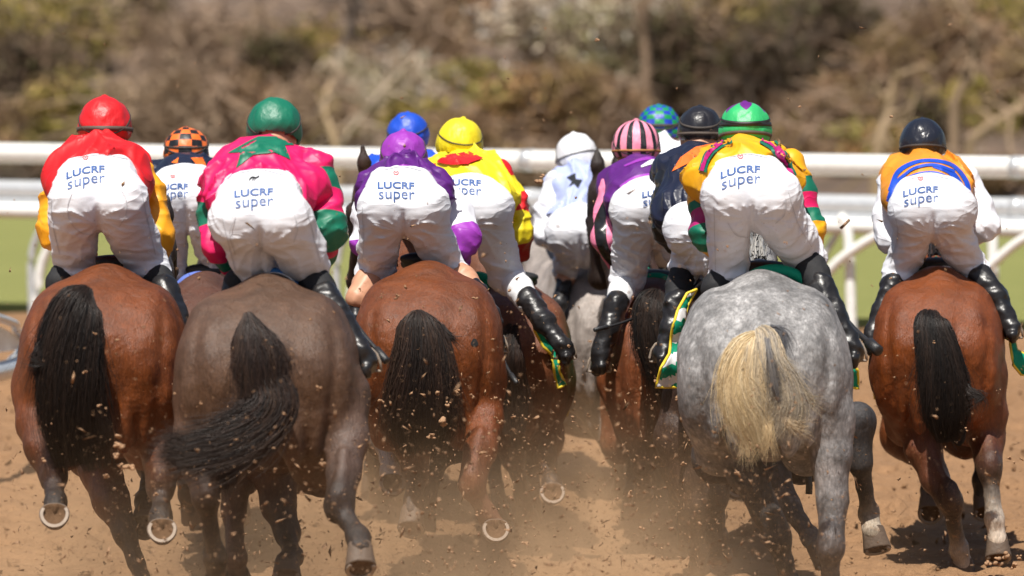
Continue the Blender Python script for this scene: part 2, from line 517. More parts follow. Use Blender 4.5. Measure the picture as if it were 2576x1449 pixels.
mk('dirt_track', V, Q, dirt_mat()); tag(bpy.data.objects['dirt_track'], kind='structure')
V, Q = grid_mesh('ground', np.linspace(-1500, 1500, 61), np.concatenate([np.linspace(-300, 60, 60), np.linspace(70, 3000, 40)]), -0.09, None)
V[:, 2] = np.where((V[:, 1] > 130) | (NX * V[:, 0] + NY * V[:, 1] > 60), np.minimum(V[:, 2], 0.5), V[:, 2])
V[:, 2] = np.where(np.abs(V[:, 0]) > 60, np.clip(V[:, 2], -0.6, 0.5), V[:, 2])
mk('ground', V, Q, bpy.data.materials['track_dirt']); tag(bpy.data.objects['ground'], kind='structure')
# local coordinates: a runs along the rail, u outwards from the track
def au(a, u, z): return Vector((u * NX + a * NY, u * NY - a * NX, z))
def strip(name, a0, a1, na, us, zoff, mat, zf=None):
    A = np.linspace(a0, a1, na); U = np.asarray(us, float)
    AA, UU = np.meshgrid(A, U, indexing='ij')
    X = UU * NX + AA * NY; Y = UU * NY - AA * NX
    Z = ground_z(X, Y) + zoff
    if zf is not None: Z = Z + zf(AA, UU)
    V = np.stack([X, Y, Z], -1).reshape(-1, 3); n = len(U)
    i, j = np.meshgrid(np.arange(na - 1), np.arange(n - 1), indexing='ij'); b = (i * n + j).ravel()
    o = mk(name, V, np.stack([b, b + n, b + n + 1, b + 1], 1), mat)
    return tag(o, kind='structure')
strip('turf', -200, 160, 120, np.concatenate([[42.2, 42.3], np.linspace(43, 50, 8), np.linspace(52, 92, 20)]), 0.06, grass_mat(), lambda A, U: np.where(U < 42.25, -0.2, 0.0))
def bankz(A, U):
    return 0.35 * np.sin(A * 0.5) * np.clip((U - 93) / 6, 0, 1) + 0.2 * np.sin(A * 1.7 + U) * np.clip((U - 93) / 4, 0, 1)
strip('sandy_bank', -220, 200, 260, np.linspace(90, 165, 70), 0.02, bank_mat(), bankz)
# ------------------------------------------------------------------ running rails
def on_rail(px, u=41.9):
    """ground point of the rail line under picture column px"""
    k = (px - CX) / F_PX * 1.0
    d = u / (NX * k + NY)
    return k * d, d
def rail_pt(px, py, u=41.9):
    x, d = on_rail(px, u)
    return P(px, py, d)
fence = empty('running_rail', au(-24, 41.9, 0.62), 'long white running rail with three tubes on curved posts between the dirt and the turf', 'rail')
def rail_tube(name, yl, yr, rad, mat, u, sx=1.0):
    A, B = rail_pt(0, yl, u), rail_pt(2575, yr, u)
    D = (B - A)
    pts = [A + D * t for t in np.linspace(-5, 6, 60)]
    V, Fq = tubes([pts], [rad], 14)
    return mk(name, V, Fq, mat, fence)
rail_tube('rail', 385, 422, 0.080, M['rail'], 41.9)
rail_tube('rail', 477, 524, 0.078, M['railg'], 41.9)
rail_tube('rail', 508, 556, 0.030, M['railg'], 41.86)
rail_tube('rail', 529, 577, 0.060, M['rail'], 41.80)
for x in (330, 1330, 2560):        # couplings where two lengths of tube meet
    for y0, y1, rr in ((385, 422, 0.086), (477, 524, 0.084)):
        y = y0 + (y1 - y0) * x / 2575
        V, Fq = tubes([[rail_pt(x - 14, y, 41.9), rail_pt(x + 14, y, 41.9)]], [rr], 14); mk('coupling', V, Fq, M['railg'], fence)
posts = [
    ('post', [(82, 800), (78, 700), (80, 640), (96, 590), (130, 540)], 0.030, 41.75, 'railg'),
    ('brace', [(90, 800), (98, 700), (115, 640), (150, 590), (205, 548)], 0.040, 41.6, 'rail'),
    ('post', [(848, 800), (846, 690), (856, 620), (880, 545)], 0.030, 41.75, 'railg'),
    ('brace', [(878, 800), (890, 710), (918, 640), (960, 585), (1010, 548)], 0.040, 41.6, 'rail'),
    ('post', [(1404, 815), (1404, 700), (1406, 620), (1425, 560)], 0.036, 41.75, 'railg'),
    ('brace', [(1330, 815), (1345, 740), (1385, 660), (1440, 600)], 0.036, 41.6, 'rail'),
    ('post', [(2142, 842), (2138, 700), (2133, 590), (2124, 556), (2112, 545)], 0.040, 41.6, 'rail'),
    ('brace', [(2018, 800), (2045, 735), (2100, 665), (2160, 620), (2215, 588)], 0.038, 41.5, 'rail'),
    ('brace', [(2050, 700), (2075, 640), (2110, 580)], 0.024, 41.85, 'railg'),
    ('post', [(2500, 845), (2498, 700), (2496, 600), (2492, 570)], 0.040, 41.6, 'rail'),
    ('brace', [(2410, 800), (2440, 720), (2500, 660), (2560, 610), (2610, 585)], 0.036, 41.5, 'rail'),
]
for nm, pts, r, u, mt in posts:
    pp = [rail_pt(x, y, u) for x, y in pts]
    g = pp[0].copy(); g.z = gz(g.x, g.y) - 0.05
    cur = spline([tuple(v) for v in pp], 16)
    V, Fq = tubes([[g] + [Vector(c) for c in cur]], [r], 10)
    # rounded top
    mk(nm, V, Fq, M[mt], fence)
for k in (-1500, -720, 3300, 4080):      # beyond the frame on both sides, so the rail keeps its posts from a step aside
    for dx, nm, mt in ((0, 'post', 'rail'), (45, 'brace', 'railg')):
        x0 = k
        pp = [rail_pt(x0 + dx * 0.2, 845, 41.6), rail_pt(x0 + dx, 700, 41.6), rail_pt(x0 + dx * 2, 560, 41.7)]
        pp[0].z = gz(pp[0].x, pp[0].y) - 0.05
        V, Fq = tubes([[Vector(c) for c in spline([tuple(v) for v in pp], 10)]], [0.035], 8)
        mk(nm, V, Fq, M[mt], fence)
# inner rail, nearer, of which only an end shows at the left border
inner = empty('inner_rail', P(-60, 1300, 34), 'near white inner rail with a grey pipe cut off by the left border', 'rail')
def ir(pts, r, nm, mt, d=34):
    pp = [Vector(c) for c in spline([tuple(P(x, y, d + dd)) for x, y, dd in pts], 20)]
    V, Fq = tubes([pp], [r], 12); return mk(nm, V, Fq, M[mt], inner)
ir([(-900, 560, -6), (-400, 690, -3), (0, 800, 0), (40, 828, 0.6), (72, 862, 1.6)], 0.022, 'top_pipe', 'railg')
ir([(-900, 1120, -6), (-400, 1020, -3), (0, 934, 0), (40, 915, 0.6), (72, 880, 1.6)], 0.055, 'bottom_pipe', 'railg')
V = []
for x, y0, y1, dd in ((-900, 620, 1060, -5.9), (-400, 730, 960, -2.9), (0, 822, 886, 0.1), (40, 842, 880, 0.7), (66, 866, 880, 1.6)):
    for off in (0, 0.03):
        V += [P(x, y0, 34.05 + dd + off), P(x, y1, 34.05 + dd + off)]
Fq = []
for i in range(4):
    a, b = i * 4, i * 4 + 4
    Fq += [(a, a + 1, b + 1, b), (a + 2, b + 2, b + 3, a + 3), (a, b, b + 2, a + 2), (a + 1, a + 3, b + 3, b + 1)]
mk('panel', V, Fq, M['rail'], inner, smooth=False)
for x, y in ((-300, 740), (-120, 780)):
    a = P(x, y, 33.4); b = a.copy(); b.z = gz(a.x, a.y) - 0.05
    V, Fq = tubes([[b, a]], [0.03], 8); mk('post', V, Fq, M['railg'], inner)

# ------------------------------------------------------------------ scrub beyond the turf
def leaf_mat(name):
    m, nt, bs = new_mat(name)
    at = node(nt, 'ShaderNodeAttribute', attribute_name='Col')
    nt.links.new(at.outputs['Color'], bs.inputs['Base Color']); bs.inputs['Roughness'].default_value = 0.7
    bs.inputs['Specular IOR Level'].default_value = 0.25
    return m
M['leaf'] = leaf_mat('scrub_leaves'); M['wood'] = leaf_mat('scrub_wood')
def ground_hit(px, py):
    d = 60.0
    while d < 400:
        p = P(px, py, d)
        if p.z <= gz(p.x, p.y): return d, p
        d += 0.5
    return d, P(px, py, d)
PAL = {'olive': [(0.254, 0.206, 0.050), (0.173, 0.147, 0.040), (0.325, 0.245, 0.072), (0.284, 0.187, 0.082)],
       'brown': [(0.224, 0.138, 0.077), (0.132, 0.083, 0.050), (0.315, 0.196, 0.113), (0.243, 0.167, 0.068)],
       'grey': [(0.284, 0.196, 0.126), (0.173, 0.118, 0.077), (0.427, 0.314, 0.217), (0.243, 0.162, 0.095)],
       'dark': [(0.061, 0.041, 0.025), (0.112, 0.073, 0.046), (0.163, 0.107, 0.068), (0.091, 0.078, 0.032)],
       'pale': [(0.62, 0.58, 0.52), (0.609, 0.510, 0.379), (0.427, 0.334, 0.244), (0.304, 0.236, 0.154), (0.254, 0.225, 0.108)],
       'rust': [(0.406, 0.236, 0.100), (0.304, 0.176, 0.082), (0.274, 0.236, 0.072), (0.203, 0.127, 0.068)]}
def shrub(name, px, py, w, h, kind, label, seed, dd=0.0, cat='shrub', nleaf=2600, twiggy=0.5, group='scrub behind the turf', lean=0.0):
    """px,py: picture position of its middle; w,h its size in picture units"""
    r = np.random.default_rng(seed)
    bottom = min(py + h * 0.5, 512)
    d, g = ground_hit(px, bottom); d += dd
    C = P(px, py, d); s = F_PX / d
    ground = gz(C.x, C.y)
    root = empty(name, (C.x, C.y, ground), label, cat, group)
    rx, rz = w / s / 2, h / s / 2; ry = rx * 0.8
    base = np.array([C.x, C.y, ground - 0.05])
    # stems: wavy limbs that branch into the crown
    paths, radii, cols = [], [], []
    nb = 9 if twiggy < 0.6 else 16
    for i in range(nb):
        a = r.uniform(0, 6.28); e = r.uniform(0.15, 1.0)
        tip = np.array([C.x + lean * rx + math.cos(a) * rx * e, C.y + math.sin(a) * ry * e, C.z + rz * r.uniform(-0.3, 0.95)])
        mid = (base + tip) / 2 + r.normal(size=3) * np.array([rx, ry, rz]) * 0.25
        path = spline([base + r.normal(size=3) * 0.05, mid, tip], 9)
        paths.append(path); radii.append(np.linspace(0.035, 0.010, 9) * (1 + twiggy))
        for j in range(5 if twiggy < 0.6 else 10):
            q = path[r.integers(3, 9)]; t2 = q + r.normal(size=3) * np.array([rx, ry, rz]) * 0.42
            m2 = (q + t2) / 2 + r.normal(size=3) * 0.1
            paths.append(spline([q, m2, t2], 5)); radii.append(np.linspace(0.016, 0.005, 5) * (1 + twiggy))
    V, Fq = tubes(paths, radii, 4, False)
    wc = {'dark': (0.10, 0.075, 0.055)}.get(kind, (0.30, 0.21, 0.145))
    cc = np.tile(np.array(wc), (len(V), 1)) * r.uniform(0.7, 1.3, (len(V), 1))
    mk('stems', V, Fq, M['wood'], root, cols=cc)
    # crown: small leaf clumps through the whole volume, denser in lumps
    nc = 26
    cl = r.normal(size=(nc, 3)); cl /= np.linalg.norm(cl, axis=1)[:, None]
    cl *= (r.uniform(0.25, 1.0, (nc, 1))**0.6)
    cl = cl * np.array([rx, ry, rz]) * 0.85 + np.array([C.x + lean * rx * 0.5, C.y, C.z])
    which = r.integers(0, nc, nleaf)
    sz = 0.22 * min(rx, rz) * r.uniform(0.6, 1.5, nc)
    cen = cl[which] + r.normal(size=(nleaf, 3)) * sz[which][:, None] * np.array([1.2, 1.2, 0.8])
    cen[:, 2] = np.maximum(cen[:, 2], ground + 0.03)
    a = r.normal(size=(nleaf, 3)); a /= np.linalg.norm(a, axis=1)[:, None]
    b = np.cross(a, r.normal(size=(nleaf, 3))); b /= np.linalg.norm(b, axis=1)[:, None]
    L = r.uniform(0.05, 0.13, (nleaf, 1)) * (1.0 + twiggy * 0.9); W = r.uniform(0.015, 0.04, (nleaf, 1)) * (1.5 - twiggy)
    Vq = np.stack([cen - a * L, cen - b * W, cen + a * L, cen + b * W], 1).reshape(-1, 3)
    pal = np.array(PAL[kind]); base_i = r.integers(0, len(pal), nc)
    ci = np.where(r.random(nleaf) < 0.7, base_i[which], r.integers(0, len(pal), nleaf))
    cc = pal[ci] * r.uniform(0.7, 1.3, (nleaf, 1))
    mk('foliage', Vq, np.arange(nleaf * 4).reshape(-1, 4), M['leaf'], root, smooth=False, cols=np.repeat(cc, 4, 0))
    return root
SHRUBS = [
    ('shrub', 150, 90, 380, 260, 'olive', 'large olive green shrub in the upper left corner above the red helmet', 0.3),
    ('shrub', 90, 330, 200, 150, 'brown', 'low brown shrub behind the rail left of the red helmet', 0.5),
    ('shrub', 60, 220, 230, 260, 'dark', 'dark hollow shrub by the left border below the large olive one', 0.4),
    ('shrub', 200, 310, 260, 200, 'olive', 'dusty olive shrub directly behind the red helmet', 0.4),
    ('dead_shrub', 420, 290, 330, 260, 'grey', 'bare grey shrub standing between the red and the orange checked helmet', 1.0),
    ('dead_shrub', 520, 110, 420, 260, 'grey', 'tangle of bare grey brush under the long curved dead limb', 1.0),
    ('dead_shrub', 600, 300, 260, 210, 'brown', 'brown leafless shrub just left of the dark green helmet', 1.0),
    ('shrub', 800, 150, 200, 170, 'olive', 'round olive tinted shrub above and right of the dark green helmet', 0.3),
    ('dead_shrub', 800, 300, 200, 210, 'grey', 'pale stemmed dry shrub right beside the dark green helmet', 1.0),
    ('dead_shrub', 960, 70, 300, 260, 'grey', 'sun bleached leaning brush high above the blue helmet', 1.0),
    ('dead_shrub', 980, 230, 290, 200, 'pale', 'pale whitish dead brush just above the blue helmet', 1.0),
    ('shrub', 1120, 60, 260, 200, 'brown', 'brown and olive mixed shrub at the top above the yellow helmet', 0.5),
    ('shrub', 1215, 225, 200, 150, 'olive', 'bright olive bush with a rounded top above the yellow helmet', 0.1),
    ('shrub', 1330, 280, 240, 190, 'rust', 'rusty orange and olive bush right of the yellow helmet', 0.3),
    ('dead_shrub', 1200, 340, 260, 110, 'brown', 'low purplish brown brush against the rail beside the yellow helmet', 1.0),
    ('shrub', 1400, 70, 330, 220, 'pale', 'shrub with pale grey leaves at the top centre', 0.3),  # leaves coloured from the pale palette
    ('shrub', 1560, 120, 240, 240, 'pale', 'greyish green shrub with some pale leaves above the pink striped helmet', 0.3),  # pale palette, whose tones run from whitish to olive
    ('dead_shrub', 1480, 270, 260, 200, 'brown', 'drab brown brush above the white helmet', 0.8),
    ('shrub', 1720, 160, 260, 260, 'dark', 'dark shrub above the blue and green checked helmet', 0.4),
    ('shrub', 1850, 60, 240, 200, 'olive', 'olive shrub at the top above the plain black helmet', 0.3),
    ('dead_shrub', 1950, 190, 300, 240, 'dark', 'dark brown brush right above the green and purple helmet', 0.8),
    ('dead_shrub', 2090, 320, 300, 180, 'brown', 'grey brown brush against the rail right of the yellow jacket', 1.0),
    ('shrub', 2100, 90, 320, 240, 'dark', 'dark shrub at the top between two olive ones', 0.6),  # leaves and stems coloured from the dark set
    ('dead_shrub', 2230, 230, 280, 260, 'brown', 'leafless brown shrub up left of the dark cap of the rider on the far right', 1.0),
    ('shrub', 2400, 110, 260, 230, 'brown', 'mixed brown shrub high above the dark cap of the rider on the far right', 0.6),
    ('shrub', 2520, 60, 240, 200, 'olive', 'olive shrub in the upper right corner', 0.3),
    ('shrub', 2440, 290, 260, 170, 'olive', 'olive green bush directly right of the dark cap near the right border', 0.3),
    ('dead_shrub', 2560, 240, 200, 230, 'brown', 'dry brown brush at the right border below the corner shrub', 0.9),
    ('dead_shrub', 2200, 380, 260, 130, 'rust', 'tan dry brush showing under the top rail left of the far right rider', 0.8),
    ('shrub', 320, 60, 200, 180, 'dark', 'dark shrub in the gap between the corner shrub and the curved dead limb', 0.4),
    ('shrub', 690, 190, 150, 220, 'dark', 'dark narrow shrub up left of the dark green helmet', 0.5),
    ('shrub', 2310, 330, 160, 170, 'dark', 'dark shrub just left of the dark cap at the far right', 0.5),
    ('shrub', 1040, 300, 150, 120, 'olive', 'small yellowish olive shrub close behind the blue helmet', 0.3),
    ('dead_shrub', 1380, 430, 500, 110, 'brown', 'long low brown brush seen between the rail tubes in the middle', 0.8),
    ('dead_shrub', 60, 440, 420, 90, 'dark', 'dark low brush seen between the rail tubes at the left border', 0.8),
    ('dead_shrub', 2420, 450, 420, 100, 'brown', 'low brown brush seen between the rail tubes at the right border', 0.8),
    ('dead_shrub', 700, 430, 420, 90, 'brown', 'low brown brush seen between the rail tubes behind the pink jacket', 0.8),
]
for i, (nm, x, y, w, h, kd, lb, tw) in enumerate(SHRUBS):
    shrub(nm, x, y, w * 1.15, h * 1.15, kd, lb, 100 + i, twiggy=tw, nleaf=3200)
# larger bare limbs and trunks
def limb(label, pts, r0, r1, col, branches, seed, name='dead_branch'):
    r = np.random.default_rng(seed)
    d, g = ground_hit(pts[0][0], min(510, pts[0][1] + 160)); d -= 2.0
    C = P(pts[0][0], pts[0][1], d)
    paths = [spline([tuple(P(x, y, d + dd)) for x, y, dd in pts], 22)]
    n = len(paths[0]); lo = paths[0][0].copy(); lo[2] = gz(lo[0], lo[1]) - 0.05
    radii = [np.linspace(r0, r1, n)]
    paths.append(np.array([lo, (lo + paths[0][0]) / 2, paths[0][0]])); radii.append(np.array([r0 * 1.3, r0 * 1.15, r0]))
    for b in range(branches):
        i = r.integers(4, n); q = paths[0][i]; t = q + r.normal(size=3) * np.array([0.5, 0.5, 0.5])
        paths.append(spline([q, (q + t) / 2 + r.normal(size=3) * 0.12, t], 8)); radii.append(np.linspace(r1 * 1.1, r1 * 0.25, 8))
    V, Fq = tubes(paths, radii, 7, False)
    cc = np.tile(np.array(col), (len(V), 1)) * r.uniform(0.8, 1.2, (len(V), 1))
    o = mk(name, V, Fq, M['wood'], None, cols=cc)
    tag(o, label, 'dead branch' if name == 'dead_branch' else 'tree trunk')
TANW = (0.27, 0.19, 0.12)
limb('long curved dead limb sagging in an arc above the orange checked helmet', [(455, 70, 0), (520, 120, 0.3), (590, 152, 0.2), (660, 160, 0), (740, 140, -0.2)], 0.10, 0.05, TANW, 12, 1)
limb('straight slanting dead limb at the top above the dark green helmet', [(640, 20, 0), (700, 70, 0.1), (760, 120, 0.2), (815, 190, 0.2)], 0.07, 0.035, TANW, 10, 2)
limb('pale upright trunk rising to the top edge above the pink striped helmet', [(1625, 150, 0), (1620, 80, 0), (1630, 0, 0.1), (1640, -90, 0.1)], 0.08, 0.06, (0.25, 0.17, 0.11), 8, 3, 'tree_trunk')
limb('pale brown trunk behind the rail just left of the dark cap at the far right', [(2205, 400, 0), (2215, 340, 0), (2235, 280, 0.1), (2250, 180, 0.1)], 0.10, 0.04, (0.31, 0.22, 0.14), 12, 4, 'tree_trunk')
limb('crooked grey limb climbing towards the upper right corner', [(2400, 260, 0), (2440, 170, 0), (2450, 90, 0.1), (2420, 20, 0.2)], 0.08, 0.04, TANW, 14, 5)
limb('slanting limb by the right border above the blue and orange jacket', [(2440, 350, 0), (2500, 310, 0), (2560, 270, 0.1), (2640, 200, 0.2)], 0.08, 0.05, TANW, 10, 6)
limb('leaning bleached limb just above and left of the blue helmet', [(830, 400, 0), (880, 330, 0), (950, 240, 0.1), (1050, 140, 0.2)], 0.06, 0.03, (0.36, 0.28, 0.21), 16, 7)
limb('dark forked limb standing left of the blue helmet against pale brush', [(860, 120, 0), (880, 60, 0), (895, 0, 0.1), (900, -60, 0.2)], 0.08, 0.05, (0.12, 0.09, 0.07), 14, 8)
limb('tan limb rising steeply beside the dark green helmet', [(850, 380, 0), (830, 320, 0), (815, 260, 0.1), (835, 200, 0.2)], 0.07, 0.03, (0.42, 0.30, 0.19), 8, 9)
# ------------------------------------------------------------------ hair
def strands(name, guide, widths, n, mat, parent, pal, seed, rad=0.0021, loose=0.25, depth=0.5, seg=14, start=0.25, s=600.0, curl=0.0, taper=True, flat=0.6):
    """a mass of separate hairs along a guide given as world points, with a half width (metres) at each"""
    r = np.random.default_rng(seed)
    G = spline([tuple(g) for g in guide], 40); Wd = np.interp(np.linspace(0, 1, 40), np.linspace(0, 1, len(widths)), widths)
    T = np.gradient(G, axis=0); T /= np.linalg.norm(T, axis=1)[:, None] + 1e-9
    side = np.cross(T, np.array([0, 1, 0])); side /= np.linalg.norm(side, axis=1)[:, None] + 1e-6
    back = np.cross(side, T)
    us = np.linspace(0, 1, seg)
    V = np.zeros((n, seg, 3, 3)); C = np.zeros((n, seg, 3, 3))
    pal = np.array(pal); ckey = r.integers(0, len(pal), (12, 12)); cjit = r.uniform(-0.06, 0.06, (12, 12, 2))
    for i in range(n):
        a = r.uniform(-1, 1); b = r.uniform(-1, 1)
        if a * a + b * b > 1: a *= 0.7; b *= 0.7
        u0 = r.uniform(0, start); u1 = min(1.0, r.uniform(0.55, 1.15)); 
        uu = u0 + (u1 - u0) * us
        ii = uu * 39; lo = np.clip(ii.astype(int), 0, 38); f = (ii - lo)[:, None]
        g = G[lo] * (1 - f) + G[lo + 1] * f
        sd = side[lo]; bk = back[lo]; w = Wd[lo] * (1 - f[:, 0]) + Wd[lo + 1] * f[:, 0]
        ph = r.uniform(0, 6.3); fr = r.uniform(2, 6); am = r.uniform(0.03, 0.22) * (1 + 3 * curl)
        oa = a + am * np.sin(us * fr + ph) ; ob = b + am * np.cos(us * fr * 1.3 + ph)
        qa, qb = int((a + 1) * 5.9), int((b + 1) * 5.9); ca_ = (qa + 0.5) / 5.9 - 1 + cjit[qa, qb, 0]; cb_ = (qb + 0.5) / 5.9 - 1 + cjit[qa, qb, 1]
        tw = np.clip(us**1.3 * 0.85, 0, 1); oa = oa + (ca_ - a) * tw; ob = ob + (cb_ - b) * tw
        if r.random() < loose:
            q = us**2.2 * r.uniform(0.1, 0.8); oa = oa + q * r.choice([-1, 1]) ; 
            g = g + (us**2)[:, None] * np.array([r.uniform(-0.05, 0.05), 0, r.uniform(-0.06, 0.04)])
        c = g + sd * (oa * w)[:, None] + bk * (ob * w * flat)[:, None] * depth
        rr = rad * r.uniform(0.6, 1.4) * (1 - us * (0.85 if taper else 0.3))
        tt = np.gradient(c, axis=0); tt /= np.linalg.norm(tt, axis=1)[:, None] + 1e-9
        e1 = np.cross(tt, r.normal(size=3)); e1 /= np.linalg.norm(e1, axis=1)[:, None] + 1e-9; e2 = np.cross(tt, e1)
        for k in range(3):
            g3 = 2.0944 * k
            V[i, :, k] = c + (e1 * math.cos(g3) + e2 * math.sin(g3)) * rr[:, None]
        C[i] = (0.65 * pal[ckey[qa, qb]] + 0.35 * pal[r.integers(0, len(pal))]) * r.uniform(0.85, 1.15)
    idx = np.arange(n * seg * 3).reshape(n, seg, 3)
    Qs = []
    for k in range(3):
        k2 = (k + 1) % 3
        Qs.append(np.stack([idx[:, :-1, k], idx[:, :-1, k2], idx[:, 1:, k2], idx[:, 1:, k]], -1).reshape(-1, 4))
    return mk(name, V.reshape(-1, 3), np.concatenate(Qs), mat, parent, cols=C.reshape(-1, 3))

BLACK = [(0.012, 0.009, 0.008), (0.02, 0.013, 0.01), (0.035, 0.02, 0.014), (0.008, 0.007, 0.007)]
BROWNB = [(0.02, 0.012, 0.01), (0.05, 0.026, 0.018), (0.012, 0.009, 0.008), (0.05, 0.028, 0.018)]

def rot_to(v): return Vector(v).normalized().to_track_quat('Z', 'Y').to_matrix()

def hoof(A, dirv, toe, parent, r=0.056, shoe=True, horn=None):
    """A coronet centre, dirv from the coronet towards the ground face, toe the way the toe points"""
    z = Vector(dirv).normalized(); x = (Vector(toe) - z * Vector(toe).dot(z)).normalized(); y = z.cross(x)
    n = 28; prof = [(-0.012, 0.80), (0.0, 0.86), (0.03, 0.93), (0.07, 1.06), (0.078, 1.07), (0.078, 0.98)]
    V, Fq, mi = [], [], []
    def pt(h, q, g):
        cx_, sy_ = math.cos(g), math.sin(g)
        rx = q * r * (1.12 if cx_ > 0 else 0.80 + 0.10 * abs(sy_))      # toe longer, heels cut in
        o = x * (cx_ * rx + h * 0.30) + y * (sy_ * q * r)
        return Vector(A) + z * h + o
    for h, q in prof:
        for j in range(n): V.append(pt(h, q, 2 * math.pi * j / n))
    for i in range(len(prof) - 1):
        for j in range(n):
            Fq.append((i * n + j, i * n + (j + 1) % n, (i + 1) * n + (j + 1) % n, (i + 1) * n + j)); mi.append(0)
    base = (len(prof) - 1) * n
    for q, h in ((0.80, 0.070), (0.4, 0.060), (0.0, 0.055)):
        st = len(V)
        for j in range(n):
            g = 2 * math.pi * j / n
            frog = 0.012 if (abs(g - math.pi) < 0.35 and q > 0.2) else 0
            V.append(pt(h + frog, q, g))
        for j in range(n):
            Fq.append((base + j, base + (j + 1) % n, st + (j + 1) % n, st + j)); mi.append(1)
        base = st
    ho = mk('hoof', V, Fq, None, parent, mats=[horn or M['hoof'], M['sole']], midx=mi)
    if shoe:
        V, Fq = [], []
        m = 30
        for i in range(m + 1):
            g = -2.15 + 4.3 * i / m
            for q, h in ((1.00, 0.078), (0.99, 0.085), (0.78, 0.085), (0.78, 0.078)): V.append(pt(h, q, g))
        for i in range(m):
            for k in range(4):
                a = i * 4 + k; b = i * 4 + (k + 1) % 4
                Fq.append((a, b, b + 4, a + 4))
        Fq += [(0, 1, 2, 3), (m * 4 + 3, m * 4 + 2, m * 4 + 1, m * 4)]
        mk('shoe', V, Fq, M['shoe'], ho, smooth=False)
    return ho

CAMW = (0.04, -0.85, 0.55)
DOWN = (0, -0.15, -1)
def horse(spec):
    s = spec['s']; d0 = F_PX / s
    cx, top = spec['c']; hw = spec['hw'] / s
    T0 = P(cx, top, d0)
    g0 = gz(T0.x, T0.y + 0.3)
    hc = T0.z - g0
    root = empty('horse', (T0.x, T0.y + 0.3, g0), spec['label'], 'horse', 'horses galloping away in the race')
    yaw = spec.get('yaw', 0.0)
    cs, sn = math.cos(yaw), math.sin(yaw)
    k = hw / 0.34
    def W(x, y, z):      # metres from the croup: x right, y forward, z above the local ground
        x *= k
        return (T0.x + x * cs + y * sn, T0.y + 0.25 - x * sn + y * cs, g0 + z)
    Rz = Matrix.Rotation(-yaw, 3, 'Z')
    B = Body(); c = spec['col']; nc_ = spec.get('neckcol', c); cd = spec.get('dark', (0.02, 0.013, 0.01)); cl = spec.get('lower', c)
    E = lambda x, y, z, rx, ry, rz, kk=0.09, col=None, rot=None: B.ell(W(x, y, z), (rx * k, ry, rz), kk, col or c, Rz if rot is None else Rz @ rot)
    rx90 = lambda a: Matrix.Rotation(math.radians(a), 3, 'Y')
    E(0, 0.16, hc - 0.31, 0.325, 0.46, 0.31)
    E(-0.160, 0.02, hc - 0.35, 0.178, 0.30, 0.28, 0.05); E(0.160, 0.02, hc - 0.35, 0.178, 0.30, 0.28, 0.05)
    for q in (-1, 1):
        E(q * 0.16, 0.02, hc - 0.46, 0.165, 0.25, 0.27, 0.04)
        B.cap(W(q * 0.16, 0.06, hc - 0.50), W(q * 0.17, 0.10, hc - 0.70), 0.13 * k, 0.10 * k, 0.05, c)
        E(q * 0.095, -0.215, hc - 0.36, 0.065, 0.07, 0.12, 0.05)
        E(q * 0.245, -0.04, hc - 0.40, 0.085, 0.19, 0.24, 0.022, rot=rx90(-3 * q))
        E(q * 0.12, -0.19, hc - 0.50, 0.055, 0.08, 0.22, 0.045, rot=rx90(7 * q))
        E(q * 0.19, -0.17, hc - 0.44, 0.055, 0.07, 0.24, 0.02, rot=rx90(4 * q))
        E(q * 0.16, 0.10, hc - 0.15, 0.12, 0.22, 0.10, 0.04)
    B.cap(W(0, 0.10, hc - 0.06), W(0, 1.15, hc - 0.10), 0.06, 0.08, 0.12, c)
    E(0, 0.95, hc - 0.45, 0.29, 0.75, 0.34); E(0, 1.50, hc - 0.46, 0.23, 0.36, 0.38)
    E(0, 1.32, hc - 0.08, 0.07, 0.30, 0.13, 0.1)
    hx, hy, hz = spec.get('head', (0.0, 2.35, hc + 0.05))
    nk = W(hx, hy, hz)
    B.cap(W(0, 1.62, hc - 0.30), tuple(0.5 * (np.array(W(0, 1.7, hc - 0.2)) + np.array(nk))), 0.17, 0.11, 0.12, nc_)
    B.cap(tuple(0.5 * (np.array(W(0, 1.7, hc - 0.2)) + np.array(nk))), nk, 0.11, 0.08, 0.08, nc_)
    B.cap(W(0, 1.70, hc - 0.10), nk, 0.07, 0.045, 0.08, nc_)
    dx, dy, dz = spec.get('nose', (0.0, 0.42, -0.40))
    nose = (nk[0] + dx, nk[1] + dy, nk[2] + dz); hc_ = spec.get('headcol', c)
    mid = tuple(np.array(nk) * 0.55 + np.array(nose) * 0.45)
    B.cap(nk, mid, 0.10, 0.082, 0.05, hc_); B.cap(mid, nose, 0.075, 0.055, 0.05, hc_)
    B.ell(nose, (0.055, 0.06, 0.055), 0.03, cd)
    jaw = (nk[0] + dx * 0.35, nk[1] + dy * 0.15 - 0.03, nk[2] + dz * 0.35 - 0.06)
    B.ell(jaw, (0.06, 0.09, 0.10), 0.05, hc_)
    B.ell((mid[0] - 0.085, mid[1], mid[2] + 0.05), (0.02, 0.03, 0.025), 0.02, cd); B.ell((mid[0] + 0.085, mid[1], mid[2] + 0.05), (0.02, 0.03, 0.025), 0.02, cd)
    if 'cup' in spec:
        q_ = spec['cup']; B.ell((nk[0] + q_[0], nk[1] + q_[1], nk[2] + q_[2]), (0.045, 0.05, 0.055), 0.01, (0.01, 0.01, 0.01))
    for sx in (-1, 1):
        ea = (nk[0] + sx * 0.05, nk[1] - 0.02, nk[2] + 0.06); tilt = spec.get('ears', (0.0, 0.02))
        eb = (ea[0] + sx * tilt[1] + tilt[0], ea[1] - 0.02, ea[2] + 0.16)
        em = tuple(0.5 * (np.array(ea) + np.array(eb)))
        B.cap(ea, em, 0.028, 0.036, 0.02, hc_); B.cap(em, eb, 0.036, 0.010, 0.012, cd)
    hoofs = []
